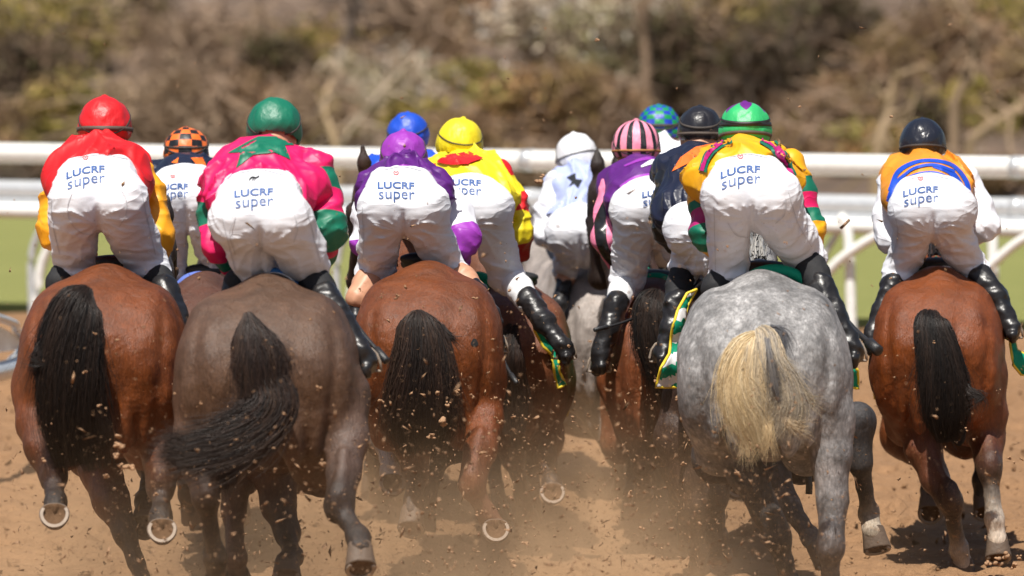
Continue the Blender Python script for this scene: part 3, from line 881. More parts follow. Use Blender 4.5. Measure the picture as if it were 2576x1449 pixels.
    for lg in spec['legs']:
        kind = lg['k']; pts = [tuple(P(x, y, d0 + 0.25 + dy)) for x, y, dy in lg['p']]
        sock = lg.get('sock'); lc = lg.get('c', cd); uc = lg.get('u', cl)
        sg = lg.get('side', -1 if pts[0][0] < T0.x else 1)
        if kind == 'h':
            st = W(0.18 * sg, lg.get('sy', 0.10), hc - 0.72)
            hk, fl, ct = pts[:3]
            if 'g' in lg:
                gp = [(tuple(P(x, y, d0 + 0.25 + dy)), r_) for x, y, dy, r_ in lg['g']]
                B.cap(W(0.17 * sg, 0.04, hc - 0.45), gp[0][0], 0.15, gp[0][1], 0.05, c)
                for i_ in range(len(gp) - 1): B.cap(gp[i_][0], gp[i_ + 1][0], gp[i_][1], gp[i_ + 1][1], 0.03, uc)
                gm, gr = gp[-1]
                B.cap((gm[0], gm[1] - 0.03, gm[2] + 0.08), (hk[0], hk[1] - 0.045, hk[2] + 0.04), 0.022, 0.02, 0.015, uc)
            else:
                gm = tuple(np.array(st) * 0.45 + np.array(hk) * 0.55 + np.array((0.0, -0.02, 0))); gr = 0.085 * lg.get('w', 1)
                B.cap(st, gm, 0.115 * lg.get('w', 1), gr, 0.06, uc)
            B.cap(gm, hk, gr, 0.052, 0.03, tuple(0.45 * np.array(uc) + 0.55 * np.array(lc)))
            B.ell((hk[0], hk[1] - 0.035, hk[2] + 0.03), (0.036, 0.045, 0.07), 0.035, lc)
            B.ell(hk, (0.052, 0.06, 0.065), 0.03, lc)
        else:
            st = W(0.17 * sg, lg.get('sy', 1.45), hc - 0.80)
            hk, fl, ct = pts[:3]
            gm = tuple(np.array(st) * 0.5 + np.array(hk) * 0.5)
            B.cap(W(0.13 * sg, 1.5, hc - 0.55), st, 0.14, 0.11, 0.08, uc)
            gr = 0.075
            if 'g' in lg:
                gp = [(tuple(P(x, y, d0 + 0.25 + dy)), r_) for x, y, dy, r_ in lg['g']]
                B.cap(st, gp[0][0], 0.10, gp[0][1], 0.04, uc)
                for i_ in range(len(gp) - 1): B.cap(gp[i_][0], gp[i_ + 1][0], gp[i_][1], gp[i_ + 1][1], 0.03, uc)
                gm, gr = gp[-1]
            else: B.cap(st, gm, 0.10, 0.075, 0.05, uc)
            B.cap(gm, hk, gr, 0.047, 0.03, tuple(0.4 * np.array(uc) + 0.6 * np.array(lc)))
            B.ell(hk, (0.048, 0.05, 0.06), 0.03, lc)
        c2 = sock or lc
        md = tuple(0.5 * (np.array(hk) + np.array(fl)))
        B.cap(hk, md, 0.043, 0.035, 0.02, lc); B.cap(md, fl, 0.035, 0.038, 0.02, c2 if lg.get('high') else lc)
        B.cap((hk[0], hk[1] - 0.028, hk[2]), (fl[0], fl[1] - 0.030, fl[2]), 0.020, 0.020, 0.012, lc)   # tendon
        B.ell(fl, (0.046, 0.050, 0.048), 0.025, c2)
        B.cap(fl, ct, 0.037, 0.045, 0.02, c2)
        dv = lg.get('d', None)
        if dv is None: dv = tuple(np.array(ct) - np.array(fl))
        hoofs.append((ct, dv, lg.get('toe', (0, 1, 0.1)), lg.get('shoe', True)))
    wob = folds(0.0028, 0.20, spec['seed'], 6); w2 = folds(0.0014, 0.045, spec['seed'] + 1, 6)
    def hd(X, Y, Z):
        yy = Y - T0.y - 0.25
        lx = np.abs(((X - T0.x) - yy * sn) / k); lz = g0 + hc - Z
        back = np.clip((0.16 - yy) / 0.12, 0, 1)
        w1 = np.clip((lz - 0.20) / 0.10, 0, 1) * np.clip((0.78 - lz) / 0.12, 0, 1)
        g1 = np.exp(-((lx - (0.085 + 0.16 * (lz - 0.2))) / 0.016)**2) * w1 * 0.012
        g2 = np.exp(-((lx - (0.205 + 0.05 * np.sin(lz * 5.0))) / 0.018)**2) * np.clip((lz - 0.10) / 0.10, 0, 1) * np.clip((0.72 - lz) / 0.12, 0, 1) * 0.010
        g3 = np.exp(-((lz - (0.17 + 0.9 * (lx - 0.10)**2 * 6)) / 0.03)**2) * np.clip((lx - 0.06) / 0.05, 0, 1) * np.clip((0.26 - lx) / 0.05, 0, 1) * 0.006
        md = np.exp(-(lx / 0.020)**2) * np.clip((lz - 0.25) / 0.1, 0, 1) * np.clip((0.8 - lz) / 0.1, 0, 1) * 0.02
        return wob(X, Y, Z) + w2(X, Y, Z) + (g1 + g2 + g3 + md) * back
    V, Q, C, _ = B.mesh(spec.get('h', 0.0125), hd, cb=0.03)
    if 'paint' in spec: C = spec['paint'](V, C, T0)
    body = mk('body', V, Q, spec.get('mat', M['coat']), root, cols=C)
    for ct, dv, toe, sh in hoofs:
        if dv is CAMW: ct = (ct[0], ct[1], ct[2] - 0.030)
        hoof(ct, dv, toe, root, shoe=sh)
    # tail
    for i, t in enumerate(spec.get('tail', [])):
        dd = t.get('dd', -0.16)
        gpts = [P(x, y, d0 + dd + q) for x, y, q in t['p']]
        strands('tail', gpts, [w / s for w in t['w']], int(t.get('n', 900) * 2.4), M['hair'], root, t.get('pal', BLACK), spec['seed'] * 10 + i, s=s,
                rad=t.get('rad', 0.0014), loose=t.get('loose', 0.12) + 0.06, depth=t.get('depth', 0.6), start=t.get('start', 0.3), curl=t.get('curl', 0))
    # mane
    mp = [W(0.0, 1.45, hc + 0.03), tuple(0.5 * (np.array(W(0, 1.6, hc + 0.03)) + np.array(nk)) + np.array((0, 0, 0.08))), (nk[0], nk[1], nk[2] + 0.09)]
    strands('mane', mp, [0.03, 0.035, 0.03], 160, M['hair'], root, spec.get('manepal', BLACK), spec['seed'] + 3, rad=0.005, loose=0.6, depth=1.2)
    # bridle: noseband, cheek straps, reins
    V1, F1 = tubes([[(mid[0] + 0.086 * math.cos(g), mid[1] + 0.03 * math.sin(g), mid[2] + 0.086 * math.sin(g)) for g in np.linspace(0, 6.283, 14)],
                    [(nk[0] + 0.10 * math.cos(g), nk[1], nk[2] + 0.10 * math.sin(g)) for g in np.linspace(0, 6.283, 14)],
                    [(nk[0] - 0.10, nk[1], nk[2]), (mid[0] - 0.086, mid[1], mid[2])], [(nk[0] + 0.10, nk[1], nk[2]), (mid[0] + 0.086, mid[1], mid[2])]], [0.008] * 4, 6)
    mk('bridle', V1, F1, M['black'], root)
    if 'reins' in spec:
        ps = []
        for sx, h in zip((-1, 1), spec['reins']):
            ps.append(spline([(nose[0] + sx * 0.05, nose[1] - 0.05, nose[2] + 0.03), tuple(0.5 * (np.array(nose) + np.array(h)) - np.array((0, 0, 0.04))), tuple(h)], 10))
        V1, F1 = tubes(ps, [0.007, 0.007], 6); mk('reins', V1, F1, M['black'], root)
    # saddle cloth and saddle on the back, fitted to the body
    bv = BVHTree.FromPolygons([tuple(v) for v in V], [tuple(q) for q in Q])
    cl_ = spec.get('cloth')
    if cl_:
        y0, y1, drop = cl_.get('y0', 0.62), cl_.get('y1', 1.15), cl_.get('drop', 0.55)
        nu, nv = 26, 12
        Vc, Fc, mi = [], [], []
        for iy in range(nv + 1):
            y = y0 + (y1 - y0) * iy / nv
            o = Vector(W(0, y, hc - 0.40))
            for iu in range(nu + 1):
                a = (iu / nu - 0.5) * 2; ang = a * (0.35 + drop) * math.pi * 0.62
                dr = Vector((math.sin(ang) * cs, -math.sin(ang) * sn, math.cos(ang)))
                hit = bv.ray_cast(o + dr * 1.2, -dr, 1.5)
                p_ = hit[0] if hit[0] is not None else o + dr * 0.33
                lift = 0.012 + cl_.get('flare', 0.02) * abs(a)**3 + 0.006 * math.sin(iy * 1.9 + iu * 0.7)
                Vc.append(p_ + dr * lift)
        for iy in range(nv):
            for iu in range(nu):
                a = iy * (nu + 1) + iu
                Fc.append((a, a + 1, a + nu + 2, a + nu + 1))
                edge = iy == 0 and cl_.get('rim', True) or iu in (0, nu - 1)
                mi.append(1 if edge else (2 if (cl_.get('stripes') and (iu // 2) % 2 == 0) else 0))
        so = mk('saddle_cloth', Vc, Fc, None, root, mats=[cl_['mat'], cl_['rimmat'], cl_.get('alt', M['whitecloth'])], midx=mi)
        sm = so.modifiers.new('thick', 'SOLIDIFY'); sm.thickness = 0.008
        ps = [[W(0.11 * math.sin(a), y0 + 0.16, hc - 0.02 + 0.05 * math.cos(a)) for a in np.linspace(-1.5, 1.5, 14)]]
        SB = Body(); SB.ell(W(0, y0 + 0.22, hc + 0.0), (0.12, 0.17, 0.045), 0.03); SB.ell(W(0, y0 + 0.10, hc + 0.025), (0.13, 0.06, 0.03), 0.03); SB.cap(W(-0.2, y0 + 0.4, hc - 0.2), W(0.0, y0 + 0.35, hc + 0.02), 0.02, 0.03, 0.02); SB.cap(W(0.2, y0 + 0.4, hc - 0.2), W(0.0, y0 + 0.35, hc + 0.02), 0.02, 0.03, 0.02)
        V2, Q2, _, _ = SB.mesh(0.014); mk('saddle', V2, Q2, M['black'], root)
    return {'root': root, 'bvh': bv, 'd0': d0, 'W': W, 'hc': hc}

# ------------------------------------------------------------------ flat prints and sewn patches, laid on a surface
def decal(name, verts, faces, bv, mat, parent, dist, off=0.004, maxlen=7.0, centre=None):
    bm = bmesh.new()
    vs = [bm.verts.new((x, y, 0)) for x, y in verts]
    for f in faces:
        try: bm.faces.new([vs[i] for i in f])
        except ValueError: pass
    bmesh.ops.triangulate(bm, faces=bm.faces[:])
    for _ in range(5):
        lg = [e for e in bm.edges if e.calc_length() > maxlen]
        if not lg: break
        bmesh.ops.subdivide_edges(bm, edges=lg, cuts=1)
        bmesh.ops.triangulate(bm, faces=[f for f in bm.faces if len(f.verts) > 3])
    bm.verts.ensure_lookup_table()
    out, ok = [], []
    for v in bm.verts:
        dr = (P(v.co.x, v.co.y, dist) - CAM).normalized()
        h = bv.ray_cast(CAM, dr, 200)
        if h[0] is None: out.append((0, 0, 0)); ok.append(False)
        else:
            nn = h[1] if h[1].dot(dr) < 0 else -h[1]
            out.append(tuple(h[0] - dr * off * 0.6 + nn * off * 0.6)); ok.append(True)
    fs = [tuple(v.index for v in f.verts) for f in bm.faces]
    bm.verts.index_update(); fs = [tuple(v.index for v in f.verts) for f in bm.faces]
    fs = [f for f in fs if all(ok[i] for i in f) and (Vector(out[f[0]]) - Vector(out[f[1]])).length < 0.10 and (Vector(out[f[0]]) - Vector(out[f[2]])).length < 0.10]
    used = sorted({i for f in fs for i in f}); mp = {u: i for i, u in enumerate(used)}
    bm.free()
    if not fs: return None
    return mk(name, [out[i] for i in used], [tuple(mp[i] for i in f) for f in fs], mat, parent)

def poly_decal(name, pts, bv, mat, parent, dist, **kw):
    return decal(name, pts, [tuple(range(len(pts)))], bv, mat, parent, dist, **kw)

def line_decal(name, pts, w, bv, mat, parent, dist, n=30, **kw):
    c = spline([(x, y, 0) for x, y in pts], n); V, Fc = [], []
    for i in range(n):
        t = c[min(i + 1, n - 1)] - c[max(i - 1, 0)]; L = math.hypot(t[0], t[1]); nx, ny = -t[1] / L, t[0] / L
        ww = w if not hasattr(w, '__len__') else np.interp(i / (n - 1), np.linspace(0, 1, len(w)), w)
        V += [(c[i][0] + nx * ww / 2, c[i][1] + ny * ww / 2), (c[i][0] - nx * ww / 2, c[i][1] - ny * ww / 2)]
    for i in range(n - 1): Fc.append((2 * i, 2 * i + 1, 2 * i + 3, 2 * i + 2))
    return decal(name, V, Fc, bv, mat, parent, dist, **kw)

_tc = {}
def text_mesh(txt, off):
    if (txt, off) in _tc: return _tc[(txt, off)]
    cu = bpy.data.curves.new('txt', 'FONT'); cu.body = txt; cu.size = 1.0; cu.offset = off; cu.align_x = 'CENTER'; cu.resolution_u = 3
    o = bpy.data.objects.new('txt', cu); scene.collection.objects.link(o)
    dg = bpy.context.evaluated_depsgraph_get(); dg.update()
    me = bpy.data.meshes.new_from_object(o.evaluated_get(dg))
    V = [(v.co.x, v.co.y) for v in me.vertices]; Fc = [tuple(p.vertices) for p in me.polygons]
    bpy.data.objects.remove(o); bpy.data.meshes.remove(me)
    _tc[(txt, off)] = (V, Fc); return V, Fc

def text_decal(name, txt, x, y, size, width, ang, off, bv, mat, parent, dist, curve=0.0):
    V, Fc = text_mesh(txt, off)
    xs = [v[0] for v in V]; sx = width / (max(xs) - min(xs)); mx = (max(xs) + min(xs)) / 2
    out = []
    for u, v in V:
        X, Y = (u - mx) * sx, v * size
        Yb = math.sin(ang) * X - curve * X * X / width
        out.append((x + X, y - (Y + Yb)))
    return decal(name, out, Fc, bv, mat, parent, dist, off=0.0035, maxlen=9)

def star_pts(x, y, r1, r2, rot=0.0, sx=1.0, sy=1.0):
    return [(x + sx * (r1 if i % 2 == 0 else r2) * math.sin(math.pi * i / 5 + rot), y - sy * (r1 if i % 2 == 0 else r2) * math.cos(math.pi * i / 5 + rot)) for i in range(10)]

# ------------------------------------------------------------------ riders
def rider(sp):
    s = sp['s']; d = F_PX / s
    X = lambda x, y, dy: tuple(P(x, y, d + dy))
    cx, cy = sp['crotch']
    base = P(cx, cy, d)
    root = empty('person', base, sp['label'], 'person', 'jockeys seen from behind')
    rx = lambda a: Matrix.Rotation(math.radians(a), 3, 'X')
    L = {}
    # breeches -------------------------------------------------
    B = Body(); white = (0.8, 0.8, 0.8)
    gw = sp.get('glute', 0.085) 
    gy = sp.get('gy', cy - 0.10 * s) - 0.012 * s
    gcx = sp.get('gcx', cx)
    if sp.get('show_breeches', True):
        for sx in (-1, 1):
            B.ell(X(gcx + sx * gw * s, gy, 0.0), (0.112, 0.14, 0.118), 0.03, white)
        lc = sp['lumbar']                     # (px, py top, half width px)
        lc = (lc[0], lc[1], lc[2] * 0.965); lrot = Matrix.Rotation(-sp.get('roll', 0.0), 3, 'Y') @ rx(20)
        B.ell(X(lc[0], lc[1] + 0.15 * s, 0.17), (lc[2] / s, 0.25, 0.15), 0.07, white, lrot)
        B.ell(X((lc[0] + gcx) / 2, (lc[1] + gy) / 2 + 0.03 * s, 0.10), (lc[2] / s * 0.98, 0.15, 0.115), 0.05, white)
        for sx in (-1, 1):
            B.ell(X(lc[0] + sx * lc[2] * 0.60 - sp.get('roll', 0) * 0.0, lc[1] + 0.115 * s + sx * sp.get('roll', 0) * lc[2] * 0.6, 0.18), (lc[2] / s * 0.42, 0.18, 0.095), 0.05, white, rx(20))
        for nm in ('legL', 'legR'):
            if nm in sp:
                ch = [(X(x, y, dy), r) for x, y, dy, r in sp[nm]]
                B.chain(ch, 0.02, white)
                e_ = ch[-1]; B.ell(e_[0], (e_[1] * 1.10, e_[1] * 1.05, 0.030), 0.02, white)
        ff = folds(0.0022, 0.13, sp['seed'], 6, (0.6, 0.6, 2.0), 1.6); f2 = folds(0.0016, 0.045, sp['seed'] + 9, 6, (0.5, 0.5, 2.5), 2.2)
        zc = base.z; cr1 = creases(0.016, 0.085, sp['seed'] + 50, 3, (0.35, 0.4, 2.2), 1.4, 2.6)
        def disp(Xa, Ya, Za):
            low = np.clip((zc + 0.04 - Za) / 0.14, 0.12, 1.5)
            gx = P(gcx, gy, d).x; cl = np.exp(-((Xa - gx) / 0.014)**2) * np.clip((P(gcx, gy + 0.0 * s, d).z - Za) / 0.06, 0, 1) * 0.016
            dxx, dzz = Xa - gx, Za - (zc + 0.01); rr_ = np.sqrt(dxx**2 + dzz**2) + 1e-4; an = np.arctan2(dxx, dzz)
            rad_ = -0.009 * (1 - np.abs(np.sin(an * 7 + 1.2 * np.sin(rr_ * 25 + sp['seed']))))**2.5 * np.exp(-((rr_ - 0.09) / 0.07)**2) * (Za < zc + 0.06)
            side_ = np.clip((np.abs(dxx) - 0.09) / 0.05, 0, 1)
            return np.clip(ff(Xa, Ya, Za) * 0.2 + cr1(Xa, Ya, Za) * (low + 0.35 * side_) + 0.8 * f2(Xa, Ya, Za) * low + rad_, -0.009, 0.006) + cl
        V, Q, C, t = B.mesh(0.0068, disp, relax=1)
        br = mk('breeches', V, Q, M['breech'], root)
        bbv = BVHTree.FromPolygons([tuple(v) for v in V], [tuple(q) for q in Q])
        L['bv'] = bbv
    # jersey ----------------------------------------------------
    S = Body(); tc = sp['jersey']            # dict: top (x,y), hw px, mid (x,y)
    hwm = tc['hw'] / s; pb = tc.get('puff', 0.0)
    S.ell(X(tc['top'][0], tc['top'][1] + 0.16 * s, tc.get('dy', 0.50)), (hwm * 0.93, 0.24, 0.16), 0.06, rot=rx(15), t=0.1)
    for sx in (-1, 1):
        S.ell(X(tc['top'][0] + sx * tc['hw'] * 0.72, tc['top'][1] + 0.13 * s, tc.get('dy', 0.5)), (0.085, 0.12, 0.10), 0.05, t=0.2)
    if 'low' in tc:
        lx, ly, lhw = tc['low']
        S.ell(X(lx, ly + 0.12 * s, tc.get('dyl', 0.30)), (lhw / s * 0.98, 0.20, 0.135), 0.06, rot=Matrix.Rotation(-sp.get('roll', 0.0), 3, 'Y') @ rx(18), t=0.8)
        for sx in (-1, 1):
            S.ell(X(lx + sx * lhw * 0.86, ly + 0.17 * s, 0.26), (0.045, 0.10, 0.075), 0.04, t=0.95)
    if sp.get('collar', True):
        S.cap(X(tc['top'][0], tc['top'][1] + 0.10 * s, tc.get('dy', 0.5)), X(sp['helmet'][0], sp['helmet'][1] + sp['helmet'][2] * 1.05, tc.get('dy', 0.5) + 0.10), 0.07, 0.055, 0.04, t=(0.1, 0.1))
    if 'extra' in tc:
        for x, y, dy, r in tc['extra']: S.ell(X(x, y, dy), (r, r * 1.1, r), 0.05, t=0.5)
    ff = folds(0.005, 0.17, sp['seed'] + 2, 6, (1.2, 1, 0.8), 1.5); cr3 = creases(0.014, 0.095, sp['seed'] + 61, 4, (0.9, 0.9, 1.5), 1.5, 1.8); cr2 = creases(0.024, 0.15, sp['seed'] + 60, 3, (1.6, 0.9, 0.7), 1.6, 1.8); f2 = folds(0.0024, 0.06, sp['seed'] + 3, 6, (2.2, 1, 0.6), 2.5)
    V, Q, C, t = S.mesh(0.0078, lambda a, b, c: 0.4 * ff(a, b, c) + 0.3 * f2(a, b, c) + 1.25 * cr2(a, b, c), relax=1)
    je = mk('jersey', V, Q, sp['jmat'], root, tval=t)
    jbv = BVHTree.FromPolygons([tuple(v) for v in V], [tuple(q) for q in Q]); L['jv'] = jbv; L['jersey'] = je
    # sleeves -----------------------------------------------------
    for nm in ('armL', 'armR'):
        if nm not in sp: continue
        A = Body(); ch = [(X(x, y, dy), r * 0.92) for x, y, dy, r in sp[nm]]
        A.chain(ch, 0.05)
        V, Q, C, t = A.mesh(0.0078, lambda a, b, c: 0.5 * ff(a, b, c) + 0.4 * f2(a, b, c) + cr3(a, b, c), relax=1)
        # length along the sleeve measured on the whole chain
        pts = np.array([c[0] for c in ch]); seg = np.linalg.norm(np.diff(pts, axis=0), axis=1); cum = np.concatenate([[0], np.cumsum(seg)])
        bd = np.full(len(V), 9.0); tt = np.zeros(len(V))
        for i in range(len(seg)):
            ab = pts[i + 1] - pts[i]; u = ((V - pts[i]) @ ab) / (seg[i]**2)
            if 0 < i: u = np.maximum(u, 0)
            if i < len(seg) - 1: u = np.minimum(u, 1)
            dd = np.linalg.norm(V - pts[i] - np.clip(u, 0, 1)[:, None] * ab, axis=1); m = dd < bd
            bd = np.where(m, dd, bd); tt = np.where(m, (cum[i] + u * seg[i]) / cum[-1], tt)
        sm = sp.get(nm + 'mat', sp.get('smat', sp['jmat']))
        o = mk('sleeve', V, Q, sm, root, tval=np.clip(tt, 0, 1))
        L[nm] = BVHTree.FromPolygons([tuple(v) for v in V], [tuple(q) for q in Q])
    # helmet ------------------------------------------------------
    hx, hy, hr = sp['helmet'][:3]; hd = d + sp.get('hdy', 0.70); hc = Vector(P(hx, hy, hd)); r = hr / s
    H = Body(); roll = sp.get('hroll', 0.0)
    R = Matrix.Rotation(roll, 3, 'Y') @ rx(sp.get('hpitch', -12))
    up = R @ Vector((0, 0, 1)); fw = R @ Vector((0, 1, 0)); rt = R @ Vector((1, 0, 0))
    H.ell(hc, (r, r * 1.18, r * 0.98), 0.02, rot=R)
    H.ell(hc - up * r * 0.32, (r * 0.99, r * 1.12, r * 0.60), 0.03, rot=R)
    H.cap(hc + fw * r * 1.05 - up * r * 0.25 - rt * r * 0.5, hc + fw * r * 1.05 - up * r * 0.25 + rt * r * 0.5, 0.018, 0.018, 0.03)
    H.ell(hc + up * r * 0.98, (0.012, 0.012, 0.010), 0.008)
    hf = folds(0.0018, 0.07, sp['seed'] + 5, 5); hcr = creases(0.010, 0.045, sp['seed'] + 70, 4, (1.5, 1.5, 0.7), 1.2, 2.0)
    c0 = np.array(hc); ru, rr_, rf = np.array(up), np.array(rt), np.array(fw)
    def hdisp(a, b, c):
        la = (a - c0[0]) * rr_[0] + (b - c0[1]) * rr_[1] + (c - c0[2]) * rr_[2]
        lf = (a - c0[0]) * rf[0] + (b - c0[1]) * rf[1] + (c - c0[2]) * rf[2]
        an = np.arctan2(la, lf)
        lu = (a - c0[0]) * ru[0] + (b - c0[1]) * ru[1] + (c - c0[2]) * ru[2]
        seam = 0.0035 * np.exp(-((an * 3 / math.pi - np.round(an * 3 / math.pi)) * 12)**2)
        return hf(a, b, c) + 0.8 * hcr(a, b, c) * np.clip(0.35 - lu / r, 0.1, 1) + seam * np.clip(lu / r, 0, 1) + sp.get('rough', 0.0) * np.sin(an * 26) * (lu < -0.4 * r)
    V, Q, C, t = H.mesh(0.007, hdisp, relax=1)
    m_low = ((V - c0) @ ru) > -0.72 * r
    keep = m_low[Q].all(1); Q = Q[keep]
    dv = V - c0; tv = np.stack([dv @ rr_, dv @ rf, dv @ ru], 1) / r
    he = mk('helmet', V, Q, sp['hmat'], root, cols=tv * 0.5 + 0.5)
    L['hv'] = BVHTree.FromPolygons([tuple(v) for v in V], [tuple(q) for q in Q]); L['helmet'] = he
    L['hd'] = hd
    # body: one continuous figure, head with a face, hands with five fingers -----------
    K = Body(); sk = (0.55, 0.28, 0.17)
    hcn = hc - up * r * 0.55
    K.ell(hcn, (0.072, 0.09, 0.10), 0.03, sk, R)
    K.ell(hcn + fw * 0.065 - up * 0.075, (0.045, 0.045, 0.05), 0.03, sk, R)
    K.ell(hcn + fw * 0.10 - up * 0.02, (0.012, 0.022, 0.022), 0.012, sk, R)
    K.cap(hcn + fw * 0.09 - up * 0.055 - rt * 0.02, hcn + fw * 0.09 - up * 0.055 + rt * 0.02, 0.008, 0.008, 0.008, sk)
    for sx in (-1, 1):
        K.ell(hcn + rt * 0.078 * sx - up * 0.01, (0.012, 0.02, 0.032), 0.008, sk, R)
        K.ell(hcn + fw * 0.08 + rt * 0.03 * sx + up * 0.005, (0.014, 0.012, 0.01), 0.008, sk, R)
    nb = X(tc['top'][0], tc['top'][1] + 0.10 * s, tc.get('dy', 0.5))
    K.cap(hcn - up * 0.05, nb, 0.055, 0.06, 0.05, sk)
    K.cap(nb, X(gcx, gy, 0.05), 0.10, 0.085, 0.06, sk)
    for nm in ('armL', 'armR'):
        if nm not in sp: continue
        ch = sp[nm]
        pp = [X(x, y, dy) for x, y, dy, rr0 in ch]
        K.cap(nb, pp[0], 0.06, 0.045, 0.04, sk)
        for i in range(len(pp) - 1): K.cap(pp[i], pp[i + 1], 0.036, 0.030, 0.02, sk)
        wv = np.array(pp[-1]); sx = -1 if nm == 'armL' else 1
        tgt = np.array(sp.get('hands', {}).get(nm, (wv[0] - sx * 0.07, wv[1] + 0.09, wv[2] - 0.02)))
        K.cap(pp[-1], tgt, 0.028, 0.026, 0.02, sk)
        K.ell(tgt, (0.028, 0.042, 0.038), 0.015, sk)
        for f_ in range(4):
            zf = tgt[2] + 0.028 - f_ * 0.019; ln = (0.036, 0.040, 0.037, 0.030)[f_]
            a0 = (tgt[0], tgt[1] + 0.038, zf); a1 = (tgt[0] - sx * 0.022, tgt[1] + 0.038 + ln * 0.6, zf); a2 = (tgt[0] - sx * 0.04, tgt[1] + 0.030, zf - 0.004)
            K.cap(a0, a1, 0.0105, 0.0095, 0.004, sk); K.cap(a1, a2, 0.0095, 0.008, 0.004, sk)
        K.cap((tgt[0], tgt[1], tgt[2] + 0.03), (tgt[0] - sx * 0.035, tgt[1] + 0.035, tgt[2] + 0.045), 0.012, 0.009, 0.005, sk)
        L[nm + '_hand'] = Vector(tgt)
    for nm, bt in (('legL', 'bootL'), ('legR', 'bootR')):
        if nm not in sp: continue
        pp = [X(gcx + (-1 if nm == 'legL' else 1) * gw * s, gy, 0.05)] + [X(x, y, dy) for x, y, dy, r0 in sp[nm]]
        for i in range(len(pp) - 1): K.cap(pp[i], pp[i + 1], 0.06, 0.055, 0.03, sk)
        if bt in sp:
            q = [X(x, y, dy) for x, y, dy, r0 in sp[bt]]
            K.cap(pp[-1], q[0], 0.05, 0.045, 0.03, sk)
            for i in range(len(q) - 1): K.cap(q[i], q[i + 1], 0.04 if i == 0 else 0.03, 0.03, 0.02, sk)
    V, Q, C, t = K.mesh(0.009, None, relax=1)
    mk('body', V, Q, M['skin'], root)
    # stockings and boots ---------------------------------------------
    for st, mt in (('stockL', sp.get('stockmat', 'stock')), ('stockR', sp.get('stockmat', 'stock'))):
        if st in sp:
            G = Body(); G.chain([(X(x, y, dy), r0) for x, y, dy, r0 in sp[st]], 0.02)
            f3 = folds(0.0018, 0.04, sp['seed'] + 6, 5)
            V, Q, C, t = G.mesh(0.008, f3, relax=1); mk('stocking', V, Q, M[mt], root)
    for bt in ('bootL', 'bootR'):
        if bt in sp:
            G = Body(); q = [(X(x, y, dy), r0) for x, y, dy, r0 in sp[bt]]
            G.chain(q, 0.02)
            e = np.array(q[-1][0]); ft = sp.get(bt + 'toe', (0.0, 0.17, -0.03))
            G.cap(q[-1][0], tuple(e + np.array(ft)), 0.036, 0.030, 0.02)
            G.ell(tuple(e + np.array(ft) * 0.3 - np.array((0, 0, 0.02))), (0.036, 0.07, 0.03), 0.02)
            G.cap(tuple(e + np.array((0, -0.035, -0.03))), tuple(e + np.array((0, -0.03, -0.05))), 0.025, 0.022, 0.01)
            f3 = folds(0.0035, 0.07, sp['seed'] + 7, 6, (1, 1, 2)); f4 = folds(0.0015, 0.03, sp['seed'] + 8, 5, (1, 1, 2))
            V, Q, C, t = G.mesh(0.0075, lambda a, b, c: f3(a, b, c) + f4(a, b, c), relax=1)
            bo = mk('boot', V, Q, M['leather'], root)
            # stirrup iron under the sole
            m_ = e + np.array(ft) * 0.45 - np.array((0, 0, 0.045))
            ring = [(m_[0] + 0.055 * math.cos(g), m_[1], m_[2] + 0.012 + 0.06 * max(0, math.sin(g)) * 1.5) for g in np.linspace(0, 6.283, 16)]
            V, Fq = tubes([ring], [0.006], 6); mk('stirrup', V, Fq, M['shoe'], bo)
    # prints ----------------------------------------------------------
    if 'text' in sp and 'bv' in L:
        x, y, w, ang, curve = sp['text']
        k = w / 3.05
        text_decal('lettering', 'LUCRF', x, y, w * 0.25, w * 1.02, ang, 0.030, L['bv'], M['navy'], br, d, curve)
        text_decal('lettering', 'super', x + w * 0.02, y + w * 0.28, w * 0.42, w, ang, -0.003, L['bv'], M['navy'], br, d, curve)
        if sp.get('crest', True) == 'horse':
            line_decal('crest', [(x - k * 0.35, y - k * 1.25), (x - k * 0.1, y - k * 1.45), (x + k * 0.2, y - k * 1.4), (x + k * 0.45, y - k * 1.55)], 3.5, L['bv'], M['black'], br, d)
            for q in (-0.25, 0.0, 0.15): line_decal('crest', [(x + k * q, y - k * 1.4), (x + k * (q - 0.12), y - k * 1.15)], 2, L['bv'], M['black'], br, d, n=4)
        elif sp.get('crest', True):
            cxx, cyy, cr_ = x + 0.0, y - k * 1.30, k * 0.20
            line_decal('crest', [(cxx + cr_ * math.cos(g), cyy + cr_ * 0.75 * math.sin(g)) for g in np.linspace(-1.2, 4.3, 10)], 2.6, L['bv'], M['red_print'], br, d)
            line_decal('crest', [(cxx - cr_ * 0.4, cyy - cr_ * 0.2), (cxx + cr_ * 0.4, cyy - cr_ * 0.2)], 2.6, L['bv'], M['red_print'], br, d, n=4)
    L['root'] = root; L['d'] = d; L['br'] = br if 'bv' in L else None
    L['frame'] = (hc, rt, fw, up, r)
    return L

def strap_ring(L, tilt, h, w, mat, name='strap', rise=0.0, side=0.0):
    """an elastic strap round the helmet at height h (in radii) tilted forward"""
    hc, rt, fw, up, r = L['frame']
    n = 48; V, Fc = [], []
    bv = L['hv']
    for i in range(n):
        g = 2 * math.pi * i / n
        for e in (-1, 1):
            hh = h + e * w / 2 + tilt * -math.cos(g) + side * math.sin(g)
            dr = (rt * math.sin(g) + fw * math.cos(g) + up * hh).normalized()
            hit = bv.ray_cast(hc + dr * 0.4, -dr, 0.4)
            q = (hit[0] if hit[0] is not None else hc + dr * r * 1.05) + dr * 0.004
            V.append(q)
    for i in range(n):
        j = (i + 1) % n; Fc.append((2 * i, 2 * i + 1, 2 * j + 1, 2 * j))
    o = mk(name, V, Fc, mat, L['helmet'])
    m = o.modifiers.new('thick', 'SOLIDIFY'); m.thickness = 0.003
    return o

